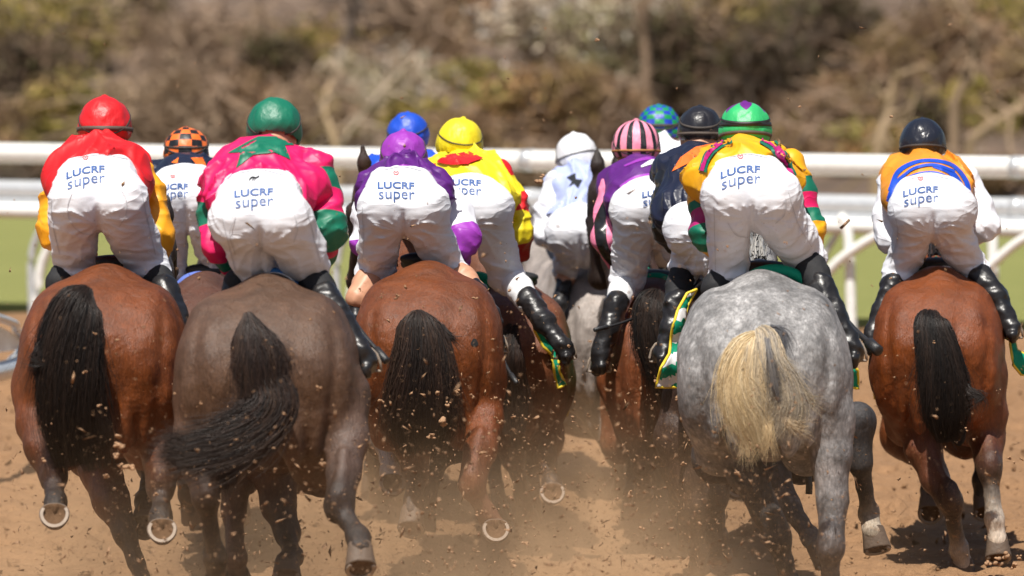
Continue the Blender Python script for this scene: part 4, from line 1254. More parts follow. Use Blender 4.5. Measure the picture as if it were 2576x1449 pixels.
def whip(label, pts, d, r0=0.011, r1=0.008):
    c = [Vector(v) for v in spline([tuple(P(x, y, d + dd)) for x, y, dd in pts], 16)]
    root = empty('whip', c[0], label, 'whip')
    V, Fq = tubes([c], [np.linspace(r0, r1, 16)], 8); mk('shaft', V, Fq, M['whip'], root)
    e = c[-1]; t = (c[-1] - c[-3]).normalized()
    V, Fq = tubes([[e - t * 0.09, e - t * 0.08, e, e + t * 0.004]], [[r1, r1 * 2.0, r1 * 2.0, r1]], 10); mk('flap', V, Fq, M['whip'], root)
    return root
DUST = 0.85
# ------------------------------------------------------------------ racing colours
def satin(name, col, rough=0.50, fold=0.22, fscale=11, **kw): return cloth_mat(name, col, rough, fold, fscale, spec=0.5, sheen=0.0, ridge=0.22, **kw)
def satin_bands(name, stops, **kw): return cloth_mat(name, None, 0.50, 0.22, 11, attr='tval', stops=stops, spec=0.5, ridge=0.22, **kw)
def helmet_mat(name, mode, c1, c2, n=6, rough=0.48, edge=0.5):
    m, nt, bs = new_mat(name)
    at = node(nt, 'ShaderNodeAttribute', attribute_name='Col')
    sp = node(nt, 'ShaderNodeSeparateXYZ'); nt.links.new(at.outputs['Vector'], sp.inputs[0])
    def mth(op, a, b=None, c=None):
        q = node(nt, 'ShaderNodeMath', operation=op)
        for i, v in enumerate((a, b, c)):
            if v is None: continue
            if isinstance(v, (int, float)): q.inputs[i].default_value = v
            else: nt.links.new(v, q.inputs[i])
        return q.outputs[0]
    x, y, z = [mth('MULTIPLY_ADD', sp.outputs[i], 2.0, -1.0) for i in range(3)]
    az = mth('DIVIDE', mth('ARCTAN2', x, y), math.pi)
    if mode == 'solid': f = mth('MULTIPLY', x, 0.0)
    elif mode == 'stripes': f = mth('GREATER_THAN', mth('FRACT', mth('ADD', mth('MULTIPLY', az, n / 2), 0.27)), edge)
    elif mode == 'checks':
        el = mth('MULTIPLY', mth('ARCCOSINE', mth('MINIMUM', mth('MAXIMUM', z, -0.99), 0.99)), n * 0.26)
        f = mth('ABSOLUTE', mth('SUBTRACT', mth('GREATER_THAN', mth('FRACT', mth('ADD', mth('MULTIPLY', az, n / 2), 0.25)), 0.5), mth('GREATER_THAN', mth('FRACT', el), 0.5)))
    elif mode == 'crown': 
        # a pointed star spreading from the button on top
        w = mth('ABSOLUTE', mth('SUBTRACT', mth('FRACT', mth('MULTIPLY', az, n / 2)), 0.5))
        f = mth('GREATER_THAN', z, mth('SUBTRACT', 0.92, mth('MULTIPLY', w, 0.95)))
    c = mix(nt, f, c1, c2)
    nt.links.new(c, bs.inputs['Base Color']); bs.inputs['Roughness'].default_value = rough; bs.inputs['Specular IOR Level'].default_value = 0.6
    b = bump(nt, bs, noise(nt, 16, 3, 0.5, (1, 1, 0.5), 0.8), 0.4, 0.02)
    bump(nt, bs, noise(nt, 60, 3, 0.5, (1, 1, 0.6), 0.8), 0.35, 0.006, b)
    return m

RED = (0.62, 0.010, 0.014); AMBER = (0.85, 0.36, 0.01); PINK = (0.68, 0.006, 0.11); DGREEN = (0.004, 0.15, 0.085)
PURP = (0.095, 0.010, 0.17); VIOLET = (0.30, 0.035, 0.40); YEL = (0.78, 0.64, 0.015); GOLD = (0.80, 0.38, 0.006)
BLUE = (0.01, 0.07, 0.52); WHITE = (0.8, 0.8, 0.85); NAVY = (0.012, 0.015, 0.035); ORANGE = (0.85, 0.16, 0.02); LPINK = (0.90, 0.25, 0.42)
J = {'red': satin('silk_red', RED), 'amber': satin('silk_amber', AMBER), 'pink': satin('silk_pink', PINK), 'dgreen': satin('silk_green', DGREEN),
     'purple': satin('silk_purple', PURP), 'violet': satin('silk_violet', VIOLET), 'yellow': satin('silk_yellow', YEL), 'gold': satin('silk_gold', GOLD),
     'blue': satin('silk_blue', BLUE), 'white': satin('silk_white', WHITE, 0.4), 'navy': satin('silk_navy', NAVY, 0.4), 'orange': satin('silk_orange', ORANGE),
     'lblue': satin('silk_pale_blue', (0.42, 0.48, 0.75), 0.45), 'lpink': satin('silk_light_pink', LPINK), 'black': satin('silk_black', (0.012, 0.012, 0.014), 0.3)}
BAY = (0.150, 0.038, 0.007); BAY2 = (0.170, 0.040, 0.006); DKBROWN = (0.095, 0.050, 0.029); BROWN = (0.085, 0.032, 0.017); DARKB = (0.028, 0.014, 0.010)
GREY = (0.28, 0.272, 0.27); LGREY = (0.36, 0.31, 0.28)

horses = {}
# --- far left bay
horses[1] = horse(dict(s=640, c=(248, 688), hw=216, seed=1, col=BAY, lower=BAY, label='bay horse at the far left under the rider in red with amber sleeves', yaw=0.02,
    headcol=(0.02,0.012,0.01), neckcol=(0.02,0.012,0.01), head=(0.02, 2.3, 1.60), nose=(0.0, 0.45, -0.35),
    legs=[dict(k='h', side=-1, g=[(112, 985, 0.0, 0.125), (103, 1060, -0.1, 0.096), (116, 1125, -0.2, 0.080)], p=[(136, 1200, -0.28), (138, 1262, -0.42), (138, 1284, -0.46)], d=CAMW, toe=(0, 0.1, -1)),
          dict(k='h', side=1, g=[(386, 985, 0.05, 0.125), (418, 1075, 0.0, 0.100), (410, 1150, -0.05, 0.085)], p=[(404, 1228, -0.1), (404, 1300, -0.25), (408, 1322, -0.3)], d=CAMW, toe=(0, 0.1, -1)),
          dict(k='f', side=-1, g=[(255, 1190, 1.3, 0.085), (280, 1260, 1.2, 0.075)], p=[(315, 1340, 1.15), (372, 1490, 1.1), (385, 1530, 1.15)]),
          dict(k='f', side=1, p=[(380, 1180, 1.5), (365, 1260, 1.3), (365, 1290, 1.25)], d=(0, -0.8, -0.3))],
    tail=[dict(p=[(222, 722, 0.02), (195, 765, -0.03), (180, 850, -0.05), (172, 950, -0.05), (170, 1060, -0.02), (185, 1170, 0.05)], w=[12, 55, 78, 80, 72, 45], n=1900, loose=0.10),
          dict(p=[(110, 850, -0.05), (92, 900, -0.07), (88, 960, -0.07)], w=[14, 14, 8], n=90, loose=0.8),
          dict(p=[(150, 900, -0.06), (105, 915, -0.09), (70, 900, -0.09)], w=[8, 6, 3], n=30, loose=0.8),
          dict(p=[(215, 730, 0.0), (190, 800, -0.04), (200, 950, -0.04), (225, 1090, 0.0), (250, 1180, 0.05)], w=[10, 50, 62, 60, 40], n=700)],
    cloth=dict(mat=M['whitecloth'], rimmat=M['yellow'], drop=0.62, y0=0.55)))
# --- dark brown, centre left
horses[3] = horse(dict(s=662, c=(665, 714), hw=236, seed=3, col=DKBROWN, lower=(0.115, 0.055, 0.03), label='dark brown horse with its black tail swept left',
    head=(0.09, 2.35, 1.80), ears=(0.02, 0.01), nose=(0.0, 0.36, -0.45),
    legs=[dict(k='h', side=-1, g=[(526, 1000, 0.0, 0.125), (498, 1090, -0.05, 0.090), (505, 1170, -0.1, 0.072)], p=[(518, 1255, -0.15), (540, 1400, -0.05), (545, 1450, 0.0)]),
          dict(k='h', side=1, g=[(846, 1000, 0.0, 0.125), (872, 1105, -0.1, 0.082), (866, 1190, -0.2, 0.066)], p=[(852, 1275, -0.3), (900, 1350, -0.42), (905, 1378, -0.48)], d=(0.1, -0.6, -0.7), toe=(0, -0.2, -1), u=(0.10, 0.06, 0.045)),
          dict(k='f', side=-1, g=[(600, 1170, 1.3, 0.075)], p=[(588, 1285, 1.3), (593, 1405, 1.2), (596, 1440, 1.25)], c=(0.11, 0.06, 0.04), u=(0.12, 0.065, 0.04)),
          dict(k='f', side=1, g=[(692, 1190, 1.25, 0.085), (702, 1270, 1.2, 0.07)], p=[(724, 1340, 1.15), (734, 1400, 1.0), (722, 1412, 0.95)], d=(0, -0.8, -0.55), toe=(0, 0.1, -1))],
    tail=[dict(p=[(622, 785, 0.0), (635, 850, -0.04), (652, 910, -0.06), (660, 990, -0.07), (650, 1060, -0.07)], w=[8, 50, 66, 54, 56], n=1400, loose=0.22, pal=BROWNB),
          dict(p=[(655, 930, -0.05), (682, 1010, -0.08), (640, 1075, -0.10), (560, 1120, -0.12), (440, 1150, -0.14)], w=[46, 66, 66, 58, 44], n=1500, loose=0.55, pal=BROWNB, start=0.45),
          dict(p=[(640, 1080, -0.08), (600, 1130, -0.1), (572, 1190, -0.1), (566, 1232, -0.1)], w=[44, 34, 22, 10], n=260, loose=0.6, pal=BROWNB),
          dict(p=[(560, 1110, -0.1), (490, 1130, -0.12), (430, 1128, -0.14), (398, 1120, -0.14)], w=[40, 38, 34, 24], n=260, loose=0.9, pal=BROWNB),
          dict(p=[(680, 880, -0.04), (712, 915, -0.06), (690, 960, -0.06)], w=[16, 20, 16], n=130, loose=0.5, pal=BROWNB)],
    cloth=dict(mat=M['navycloth'], rimmat=M['bluecloth'], drop=0.55, y0=0.5)))
# --- dark brown horse between the two
horses[2] = horse(dict(s=560, c=(505, 705), hw=150, seed=2, col=BROWN, label='brown horse half hidden between two others, under the orange checked helmet', h=0.017,
    head=(-0.02, 2.3, 1.50), nose=(0.0, 0.4, -0.42), headcol=(0.03,0.015,0.01), neckcol=(0.03,0.015,0.01),
    legs=[dict(k='h', side=-1, p=[(440, 1130, -0.1), (470, 1240, 0.1), (480, 1280, 0.15)]), dict(k='h', side=1, p=[(580, 1130, -0.1), (590, 1250, 0.1), (595, 1285, 0.15)]),
          dict(k='f', side=-1, p=[(480, 1160, 1.4), (500, 1260, 1.3), (503, 1290, 1.3)]), dict(k='f', side=1, p=[(610, 1150, 1.6), (600, 1230, 1.4), (600, 1260, 1.35)])],
    tail=[dict(p=[(505, 800, 0), (505, 950, -0.05), (505, 1100, 0)], w=[12, 40, 30], n=300)],
    cloth=dict(mat=M['navycloth'], rimmat=M['bluecloth'], drop=0.5)))
# --- centre bay
horses[5] = horse(dict(s=590, c=(1075, 678), hw=192, seed=5, col=BAY, lower=(0.24, 0.085, 0.035), label='bay horse in the centre with a small black spot on its rump', yaw=-0.02, headcol=(0.05, 0.02, 0.012), cup=(-0.10, 0.1, -0.10),
    head=(-0.24, 2.35, 1.74), nose=(-0.09, 0.36, -0.42), ears=(0.0, 0.01), 
    legs=[dict(k='h', side=-1, g=[(980, 950, 0.05, 0.14), (1030, 1075, 0.1, 0.09), (1040, 1130, 0.15, 0.07)], p=[(1046, 1190, 0.15), (1040, 1262, 0.05), (1036, 1285, 0.02)], d=(-0.1, -0.6, -0.7), toe=(0, -0.2, -1)),
          dict(k='h', side=1, g=[(1190, 955, 0.0, 0.135), (1214, 1055, -0.1, 0.088), (1208, 1130, -0.2, 0.070)], p=[(1186, 1222, -0.30), (1225, 1295, -0.25), (1245, 1322, -0.25)], d=CAMW, toe=(0, 0.1, -1), u=BAY2, c=(0.16, 0.07, 0.04)),
          dict(k='f', side=-1, p=[(968, 1115, 1.3), (982, 1190, 1.1), (986, 1208, 1.05)], d=CAMW, toe=(0, 0.1, -1), c=(0.5, 0.42, 0.36), sock=(0.6, 0.52, 0.45), u=DARKB),
          dict(k='f', side=1, p=[(1110, 1140, 1.5), (1075, 1250, 1.4), (1070, 1290, 1.4)], u=DARKB)],
    tail=[dict(p=[(1050, 780, 0), (1052, 815, -0.03), (1062, 890, -0.05), (1062, 980, -0.05), (1055, 1070, -0.02), (1060, 1140, 0.04)], w=[10, 48, 70, 86, 92, 60], n=1900, loose=0.10, pal=BROWNB),
          dict(p=[(1100, 810, 0), (1135, 850, -0.03), (1150, 862, -0.03)], w=[8, 7, 5], n=40, loose=0.7)],
    cloth=dict(mat=M['green'], rimmat=M['yellow'], drop=0.6, y0=0.6)))
# --- brown horse right of it
horses[6] = horse(dict(s=545, c=(1290, 722), hw=150, seed=6, col=(0.15, 0.05, 0.02), lower=(0.20, 0.07, 0.028), label='brown horse with a green saddle cloth under the yellow rider',
    headcol=(0.05, 0.02, 0.012), head=(-0.36, 2.3, 1.50), nose=(0.02, 0.36, -0.40), ears=(0.05, 0.0), h=0.015,
    legs=[dict(k='h', side=-1, g=[(1265, 1090, 0.0, 0.085)], p=[(1290, 1150, 0.0), (1318, 1240, 0.1), (1322, 1280, 0.15)]), dict(k='h', side=1, g=[(1340, 960, 0, 0.12), (1357, 1060, 0, 0.085), (1362, 1110, -0.05, 0.07)], p=[(1372, 1165, -0.15), (1386, 1215, -0.3), (1387, 1230, -0.33)], d=CAMW, toe=(0, 0.1, -1)),
          dict(k='f', side=-1, p=[(1235, 1160, 1.2), (1262, 1290, 0.9), (1262, 1318, 0.85)], d=CAMW, toe=(0, 0.1, -1)), dict(k='f', side=1, p=[(1340, 1120, 1.5), (1335, 1220, 1.3), (1335, 1260, 1.3)])],
    tail=[dict(p=[(1290, 815, 0), (1270, 900, -0.05), (1280, 1000, 0), (1290, 1090, 0)], w=[12, 44, 50, 30], n=500, pal=BROWNB)],
    cloth=dict(mat=M['green'], rimmat=M['yellow'], drop=0.85, y0=0.45, flare=0.06)))
# --- horse of the blue rider
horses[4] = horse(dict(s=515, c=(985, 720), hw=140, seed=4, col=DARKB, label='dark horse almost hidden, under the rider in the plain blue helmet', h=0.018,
    head=(-0.10, 2.3, 1.45), 
    legs=[dict(k='h', side=-1, p=[(930, 1090, 0), (945, 1190, 0.1), (950, 1230, 0.15)]), dict(k='h', side=1, p=[(1040, 1090, 0), (1020, 1200, 0.1), (1015, 1235, 0.15)]),
          dict(k='f', side=-1, p=[(940, 1080, 1.4), (935, 1180, 1.3), (935, 1200, 1.3)]), dict(k='f', side=1, p=[(1000, 1080, 1.4), (1010, 1180, 1.3), (1010, 1200, 1.3)])],
    tail=[dict(p=[(985, 800, 0), (985, 950, 0)], w=[12, 30], n=150)]))
# --- pale grey, furthest
horses[7] = horse(dict(s=500, c=(1500, 668), hw=98, seed=7, col=LGREY, lower=(0.40, 0.35, 0.32), dark=(0.06, 0.045, 0.04), label='pale grey horse furthest ahead, under the rider all in white', yaw=-0.12, mat=M['dapple'] if False else M['coat'],
    head=(0.0, 2.3, 1.30), h=0.015,
    legs=[dict(k='h', side=-1, g=[(1475, 990, 0, 0.11), (1510, 1060, -0.05, 0.075)], p=[(1550, 1140, -0.1), (1562, 1235, 0.1), (1570, 1265, 0.2)], c=(0.05, 0.04, 0.035), u=(0.10, 0.08, 0.07)),
          dict(k='h', side=1, p=[(1590, 1080, -0.1), (1600, 1170, 0.1), (1602, 1200, 0.2)], c=(0.05, 0.04, 0.035)),
          dict(k='f', side=-1, p=[(1570, 1100, 1.4), (1585, 1190, 1.3), (1590, 1215, 1.3)], c=(0.05, 0.04, 0.035)), dict(k='f', side=1, p=[(1610, 1080, 1.4), (1620, 1180, 1.3), (1622, 1200, 1.3)])],
    tail=[dict(p=[(1530, 745, 0), (1528, 800, -0.04), (1535, 860, -0.03)], w=[12, 24, 14], n=300, pal=[(0.10, 0.08, 0.07), (0.04, 0.03, 0.03), (0.2, 0.17, 0.15)])]))
# --- bay of the pink striped helmet
horses[8] = horse(dict(s=552, c=(1645, 718), hw=118, seed=8, col=(0.19, 0.055, 0.018), lower=(0.20, 0.06, 0.02), label='bay horse with a broad black tail under the rider in the pink striped helmet', yaw=0.0, neckcol=(0.03, 0.016, 0.012),
    head=(-0.27, 2.05, 1.66), nose=(-0.04, 0.10, -0.42), ears=(-0.01, 0.0), headcol=(0.03, 0.016, 0.012), h=0.0145,
    legs=[dict(k='h', side=-1, g=[(1605, 1040, 0, 0.11), (1615, 1110, 0, 0.085)], p=[(1616, 1170, 0.0), (1618, 1245, 0.15), (1612, 1268, 0.2)], u=(0.06, 0.022, 0.012)), dict(k='h', side=1, g=[(1690, 1080, 0, 0.10), (1705, 1180, 0, 0.08)], p=[(1715, 1250, 0.0), (1725, 1320, 0.05), (1730, 1350, 0.1)], u=(0.03, 0.015, 0.01)),
          dict(k='f', side=-1, p=[(1600, 1130, 1.4), (1590, 1240, 1.2), (1590, 1265, 1.2)]), dict(k='f', side=1, p=[(1690, 1110, 1.4), (1700, 1220, 1.3), (1705, 1250, 1.3)])],
    tail=[dict(p=[(1652, 728, 0.02), (1640, 770, -0.04), (1650, 850, -0.06), (1680, 930, -0.05), (1700, 1020, 0)], w=[14, 42, 58, 60, 45], n=1000)],
    cloth=dict(mat=M['green'], rimmat=M['yellow'], drop=0.8, y0=0.5, flare=0.03)))
# --- horse of the checked blue and green helmet
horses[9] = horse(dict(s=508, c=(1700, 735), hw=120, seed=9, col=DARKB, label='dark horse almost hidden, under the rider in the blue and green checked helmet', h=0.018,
    head=(0.0, 2.3, 1.35),
    legs=[dict(k='h', side=-1, p=[(1660, 1080, 0), (1650, 1180, 0.1), (1648, 1215, 0.15)]), dict(k='h', side=1, p=[(1740, 1080, 0), (1740, 1190, 0.1), (1740, 1225, 0.15)]),
          dict(k='f', side=-1, p=[(1650, 1080, 1.4), (1640, 1160, 1.3), (1640, 1180, 1.3)]), dict(k='f', side=1, p=[(1740, 1080, 1.4), (1740, 1170, 1.3), (1740, 1190, 1.3)])],
    tail=[dict(p=[(1700, 820, 0), (1700, 950, 0)], w=[12, 30], n=150)]))
# --- dark horse just left of the dapple grey
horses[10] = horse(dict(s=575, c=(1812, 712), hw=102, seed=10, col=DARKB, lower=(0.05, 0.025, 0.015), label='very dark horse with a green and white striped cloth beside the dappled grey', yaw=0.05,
    head=(0.12, 2.2, 1.45), h=0.015,
    legs=[dict(k='h', side=-1, g=[(1715, 1100, 0, 0.12), (1735, 1200, 0, 0.09)], p=[(1750, 1290, 0), (1755, 1390, 0.1), (1758, 1420, 0.15)]), dict(k='h', side=1, g=[(1790, 1100, 0, 0.12), (1800, 1180, 0, 0.08)], p=[(1800, 1250, 0), (1805, 1350, 0.1), (1808, 1380, 0.15)]),
          dict(k='f', side=-1, p=[(1770, 1180, 1.4), (1770, 1290, 1.3), (1770, 1330, 1.3)]), dict(k='f', side=1, p=[(1845, 1130, 1.4), (1852, 1200, 1.2), (1852, 1215, 1.2)], d=CAMW, toe=(0, 0.1, -1))],
    tail=[dict(p=[(1780, 800, 0), (1770, 900, -0.04), (1770, 1020, 0)], w=[12, 40, 40], n=300)],
    ))
# --- dappled grey
horses[11] = horse(dict(s=635, c=(1925, 703), hw=219, seed=12, col=GREY, lower=(0.25, 0.235, 0.23), dark=(0.035, 0.03, 0.03), mat=M['dapple'],
    label='dappled grey horse with a cream blond tail, nearest on the right', yaw=0.03, head=(-0.02, 2.3, 1.50), nose=(0, 0.4, -0.42), headcol=(0.14, 0.14, 0.15),
    legs=[dict(k='h', side=1, g=[(2050, 950, 0.0, 0.145), (2076, 1050, -0.05, 0.115), (2090, 1150, -0.08, 0.080), (2094, 1260, -0.10, 0.060)], p=[(2088, 1378, -0.12), (2090, 1550, 0.0), (2092, 1600, 0.05)], c=(0.12, 0.11, 0.11), u=(0.24, 0.22, 0.215)),
          dict(k='h', side=-1, g=[(1806, 970, 0.05, 0.14), (1835, 1070, 0.0, 0.10), (1878, 1190, 0.05, 0.078), (1925, 1285, 0.08, 0.058)], p=[(1955, 1352, 0.1), (1990, 1475, 0.15), (1998, 1510, 0.2)], u=(0.035, 0.032, 0.032), c=(0.03, 0.028, 0.028)),
          dict(k='f', side=-1, g=[(1940, 1185, 1.3, 0.075)], p=[(1985, 1275, 1.25), (2040, 1352, 1.15), (2055, 1372, 1.1)], d=(0.5, -0.3, -0.8), u=(0.07, 0.065, 0.07), c=(0.10, 0.095, 0.10)),
          dict(k='f', side=1, g=[(2155, 1060, 1.2, 0.075)], p=[(2163, 1162, 1.2), (2186, 1290, 1.35), (2196, 1335, 1.3)], d=(0.18, -0.35, -1), toe=(0.1, 1, 0.1), c=(0.035, 0.03, 0.03), sock=(0.55, 0.45, 0.34), u=(0.03, 0.028, 0.03))],
    tail=[dict(p=[(1905, 838, 0.03), (1870, 870, -0.02), (1846, 930, -0.05), (1852, 1000, -0.06), (1878, 1062, -0.06), (1900, 1120, -0.05)], w=[10, 28, 34, 40, 42, 24], n=1400, loose=0.16,
               pal=[(0.58, 0.43, 0.23), (0.64, 0.50, 0.30), (0.46, 0.33, 0.18), (0.70, 0.59, 0.40)]),
          dict(p=[(1900, 845, 0.02), (1895, 880, -0.03), (1892, 950, -0.05), (1900, 1020, -0.05), (1905, 1090, -0.04)], w=[10, 26, 30, 42, 36], n=900, loose=0.3,
               pal=[(0.58, 0.44, 0.26), (0.45, 0.35, 0.22), (0.66, 0.53, 0.34), (0.40, 0.33, 0.24)]),
          dict(p=[(1905, 825, 0.03), (1925, 850, -0.02), (1945, 910, -0.05), (1975, 970, -0.06), (1985, 1030, -0.06), (1965, 1085, -0.05)], w=[10, 24, 28, 32, 34, 24], n=800, loose=0.55, curl=0.4,
               pal=[(0.50, 0.42, 0.31), (0.38, 0.33, 0.27), (0.58, 0.46, 0.30), (0.22, 0.20, 0.18)]),
          dict(p=[(1925, 832, 0.0), (1934, 880, -0.08), (1948, 960, -0.09), (1960, 1010, -0.08)], w=[5, 6, 7, 4], n=110, loose=0.2, pal=[(0.09, 0.09, 0.10), (0.2, 0.18, 0.16)]),
          dict(p=[(1950, 900, -0.02), (1990, 960, -0.06), (2030, 1000, -0.06), (2050, 1012, -0.05)], w=[14, 14, 12, 8], n=160, loose=0.6, pal=[(0.45, 0.37, 0.26), (0.3, 0.26, 0.2)]),
          dict(p=[(1880, 1040, -0.05), (1876, 1090, -0.06), (1882, 1150, -0.05)], w=[14, 10, 4], n=90, loose=0.5, pal=[(0.60, 0.46, 0.27)]),
          dict(p=[(1925, 1040, -0.05), (1930, 1090, -0.06), (1922, 1135, -0.05)], w=[16, 12, 5], n=100, loose=0.5, pal=[(0.56, 0.42, 0.24)]),
          dict(p=[(1960, 1030, -0.05), (1990, 1065, -0.07), (2030, 1075, -0.06)], w=[14, 10, 5], n=80, loose=0.6, pal=[(0.50, 0.38, 0.24)]),
          dict(p=[(1840, 900, -0.03), (1822, 960, -0.05), (1818, 1010, -0.05)], w=[10, 8, 4], n=70, loose=0.6, pal=[(0.60, 0.48, 0.30)]),
          dict(p=[(1935, 822, 0.03), (1968, 838, 0.0), (1975, 890, -0.02)], w=[8, 10, 3], n=120, loose=0.3, pal=[(0.08, 0.08, 0.09), (0.13, 0.13, 0.14)]),
          ],
    manepal=[(0.2, 0.2, 0.2), (0.35, 0.33, 0.3)],
    cloth=dict(mat=M['green'], rimmat=M['yellow'], drop=0.45, y0=0.6)))
# --- far right bay
horses[12] = horse(dict(s=565, c=(2368, 690), hw=168, seed=13, col=BAY2, lower=BAY, label='bay horse alone at the far right under the rider in blue, orange and white', yaw=0.06,
    head=(-0.03, 2.35, 1.5), headcol=(0.03, 0.015, 0.01),
    legs=[dict(k='h', side=-1, g=[(2288, 955, 0.03, 0.12), (2305, 1060, 0, 0.092), (2322, 1130, -0.05, 0.082), (2352, 1205, -0.1, 0.064)], p=[(2390, 1262, -0.18), (2412, 1382, -0.05), (2422, 1415, -0.02)], sock=(0.5, 0.42, 0.36), u=(0.10, 0.03, 0.012), d=(0.0, -0.3, -1)),
          dict(k='h', side=1, g=[(2462, 950, 0.0, 0.12), (2482, 1040, 0, 0.088), (2482, 1110, 0, 0.075)], p=[(2488, 1185, -0.10), (2502, 1308, -0.15), (2508, 1358, -0.15)], sock=(0.62, 0.52, 0.42), high=True, u=(0.15, 0.042, 0.015), d=(0.05, -0.5, -1)),
          dict(k='f', side=-1, p=[(2335, 1165, 1.3), (2338, 1235, 1.1), (2338, 1255, 1.05)], d=(0, -0.7, -0.5)),
          dict(k='f', side=1, p=[(2465, 1090, 1.35), (2470, 1210, 1.2), (2472, 1248, 1.2)], d=(0.1, -0.6, -0.7))],
    tail=[dict(p=[(2338, 782, 0.04), (2340, 812, -0.03), (2358, 880, -0.06), (2372, 960, -0.06), (2378, 1040, -0.04), (2385, 1110, 0.0)], w=[20, 38, 50, 62, 62, 30], n=1900, loose=0.10),
          dict(p=[(2400, 950, -0.04), (2440, 985, -0.08), (2468, 1000, -0.09), (2450, 1012, -0.09)], w=[14, 10, 7, 5], n=120, loose=0.35)],
    cloth=dict(mat=M['green'], rimmat=M['yellow'], drop=0.78, y0=0.6, flare=0.05)))
def ring_of_hair(pts, w, n, d, root, seed):
    strands('tail', [P(x, y, d) for x, y in pts], [q / 560 for q in w], n, M['hair'], root, BLACK, seed, rad=0.003, loose=0.1)
ring_of_hair([(2390, 1050), (2395, 1100), (2415, 1115), (2425, 1085), (2405, 1055)], [6, 5, 5, 5, 4], 70, horses[12]['d0'] - 0.1, horses[12]['root'], 77)
h5 = horses[5]
poly_decal('rump_spot', [(1193 + 9 * math.cos(g) * (1 + 0.2 * math.sin(3 * g)), 862 + 10 * math.sin(g)) for g in np.linspace(0, 6.0, 14)], h5['bvh'], M['black'], h5['root'], h5['d0'], off=0.002)

def pad(i, pts, r, mat, dy=0.62, nm='saddle_cloth_roll'):
    h = horses[i]; c = spline([tuple(P(x, y, h['d0'] + dy)) for x, y in pts], 18)
    V, Fq = tubes([c], [[r * (0.5 + 0.5 * math.sin(math.pi * min(max(j / 17, 0.05), 0.95))) + 0.003 for j in range(18)]], 8); mk(nm, V, Fq, mat, h['root'])
pad(1, [(245, 700), (268, 687), (292, 682), (325, 688), (350, 702)], 0.012, M['whitecloth'], 0.5); pad(1, [(255, 702), (290, 689), (330, 698)], 0.010, J["orange"], 0.47)
pad(2, [(445, 722), (470, 704), (505, 698), (550, 706), (575, 722)], 0.026, plain('cloth_periwinkle', (0.10, 0.16, 0.50), 0.7), 0.5)
pad(3, [(612, 720), (635, 697), (685, 685), (728, 695), (752, 722)], 0.016, M['bluecloth'], 0.5); pad(3, [(612, 726), (638, 704), (685, 693), (724, 702), (750, 728)], 0.010, M['whitecloth'], 0.46)
pad(3, [(628, 726), (650, 708), (685, 700), (718, 708), (736, 728)], 0.018, M['black'], 0.44)
pad(5, [(1025, 690), (1050, 680), (1085, 677), (1110, 684)], 0.010, M['black'], 0.5)
pad(6, [(1180, 712), (1200, 702), (1225, 712), (1240, 730)], 0.035, M['green'], 0.4)
pad(8, [(1590, 745), (1612, 716), (1640, 702), (1672, 704), (1700, 720)], 0.026, M['green'], 0.4); pad(8, [(1600, 732), (1625, 703), (1650, 695), (1670, 700)], 0.010, M['whitecloth'], 0.45)
pad(11, [(1872, 722), (1895, 694), (1945, 682), (1995, 690), (2030, 712)], 0.026, M['green'], 0.5); pad(11, [(1890, 712), (1915, 700), (1950, 696), (1980, 700)], 0.014, M['navycloth'], 0.44)
pad(12, [(2270, 735), (2315, 700), (2370, 684), (2425, 697), (2470, 735)], 0.018, M['green'], 0.5); pad(12, [(2300, 702), (2335, 686), (2375, 678), (2410, 686), (2440, 702)], 0.014, M['whitecloth'], 0.56)
def hang(i, poly, dy, mat, rim, nm='saddle_cloth', rr=0.007, stripes=None):
    """a corner of the saddle cloth flapping beside the flank, with its own thickness and piped rim"""
    h = horses[i]; d = h['d0'] + dy; cxm = sum(q[0] for q in poly) / len(poly)
    bm = bmesh.new(); vs = [bm.verts.new((x, y, 0)) for x, y in poly]; bm.faces.new(vs); bmesh.ops.triangulate(bm, faces=bm.faces[:])
    for _ in range(4):
        lg = [e for e in bm.edges if e.calc_length() > 14]
        if lg: bmesh.ops.subdivide_edges(bm, edges=lg, cuts=1); bmesh.ops.triangulate(bm, faces=[f for f in bm.faces if len(f.verts) > 3])
    bm.verts.index_update(); wv = lambda x, y: d + 0.002 * (x - cxm) + 0.02 * math.sin(y * 0.06) + 0.012 * math.sin(x * 0.15)
    V = [P(v.co.x, v.co.y, wv(v.co.x, v.co.y)) for v in bm.verts]; Fq = [tuple(v.index for v in f.verts) for f in bm.faces]
    mi = [(1 if (stripes and int((f.calc_center_median().y + 0.35 * f.calc_center_median().x) / stripes) % 2) else 0) for f in bm.faces]; bm.free()
    o = mk(nm, V, Fq, None, h['root'], mats=[mat, M['whitecloth']], midx=mi)
    m = o.modifiers.new('thick', 'SOLIDIFY'); m.thickness = 0.008
    pl = list(poly) + [poly[0]]; pp = []
    for (x0, y0), (x1, y1) in zip(pl[:-1], pl[1:]):
        for t in (0, 0.25, 0.5, 0.75): x, y = x0 + (x1 - x0) * t, y0 + (y1 - y0) * t; pp.append(P(x, y, wv(x, y) - 0.004))
    pp.append(pp[0]); V, Fq = tubes([pp], [rr], 6); mk('rim', V, Fq, rim, o)
hang(10, [(1752, 728), (1728, 770), (1714, 840), (1709, 905), (1709, 974), (1649, 974), (1662, 925), (1683, 890), (1690, 830), (1704, 780), (1728, 738)], -0.05, M['green'], M['yellow'], stripes=26)
hang(6, [(1340, 798), (1362, 832), (1392, 852), (1413, 862), (1417, 880), (1404, 905), (1406, 935), (1422, 968), (1403, 976), (1394, 940), (1388, 893), (1366, 872), (1345, 835)], -0.02, M['green'], M['yellow'])
hang(1, [(432, 800), (446, 822), (456, 850), (464, 895), (458, 905), (445, 860), (434, 830)], 0.45, M['whitecloth'], M['yellow'])
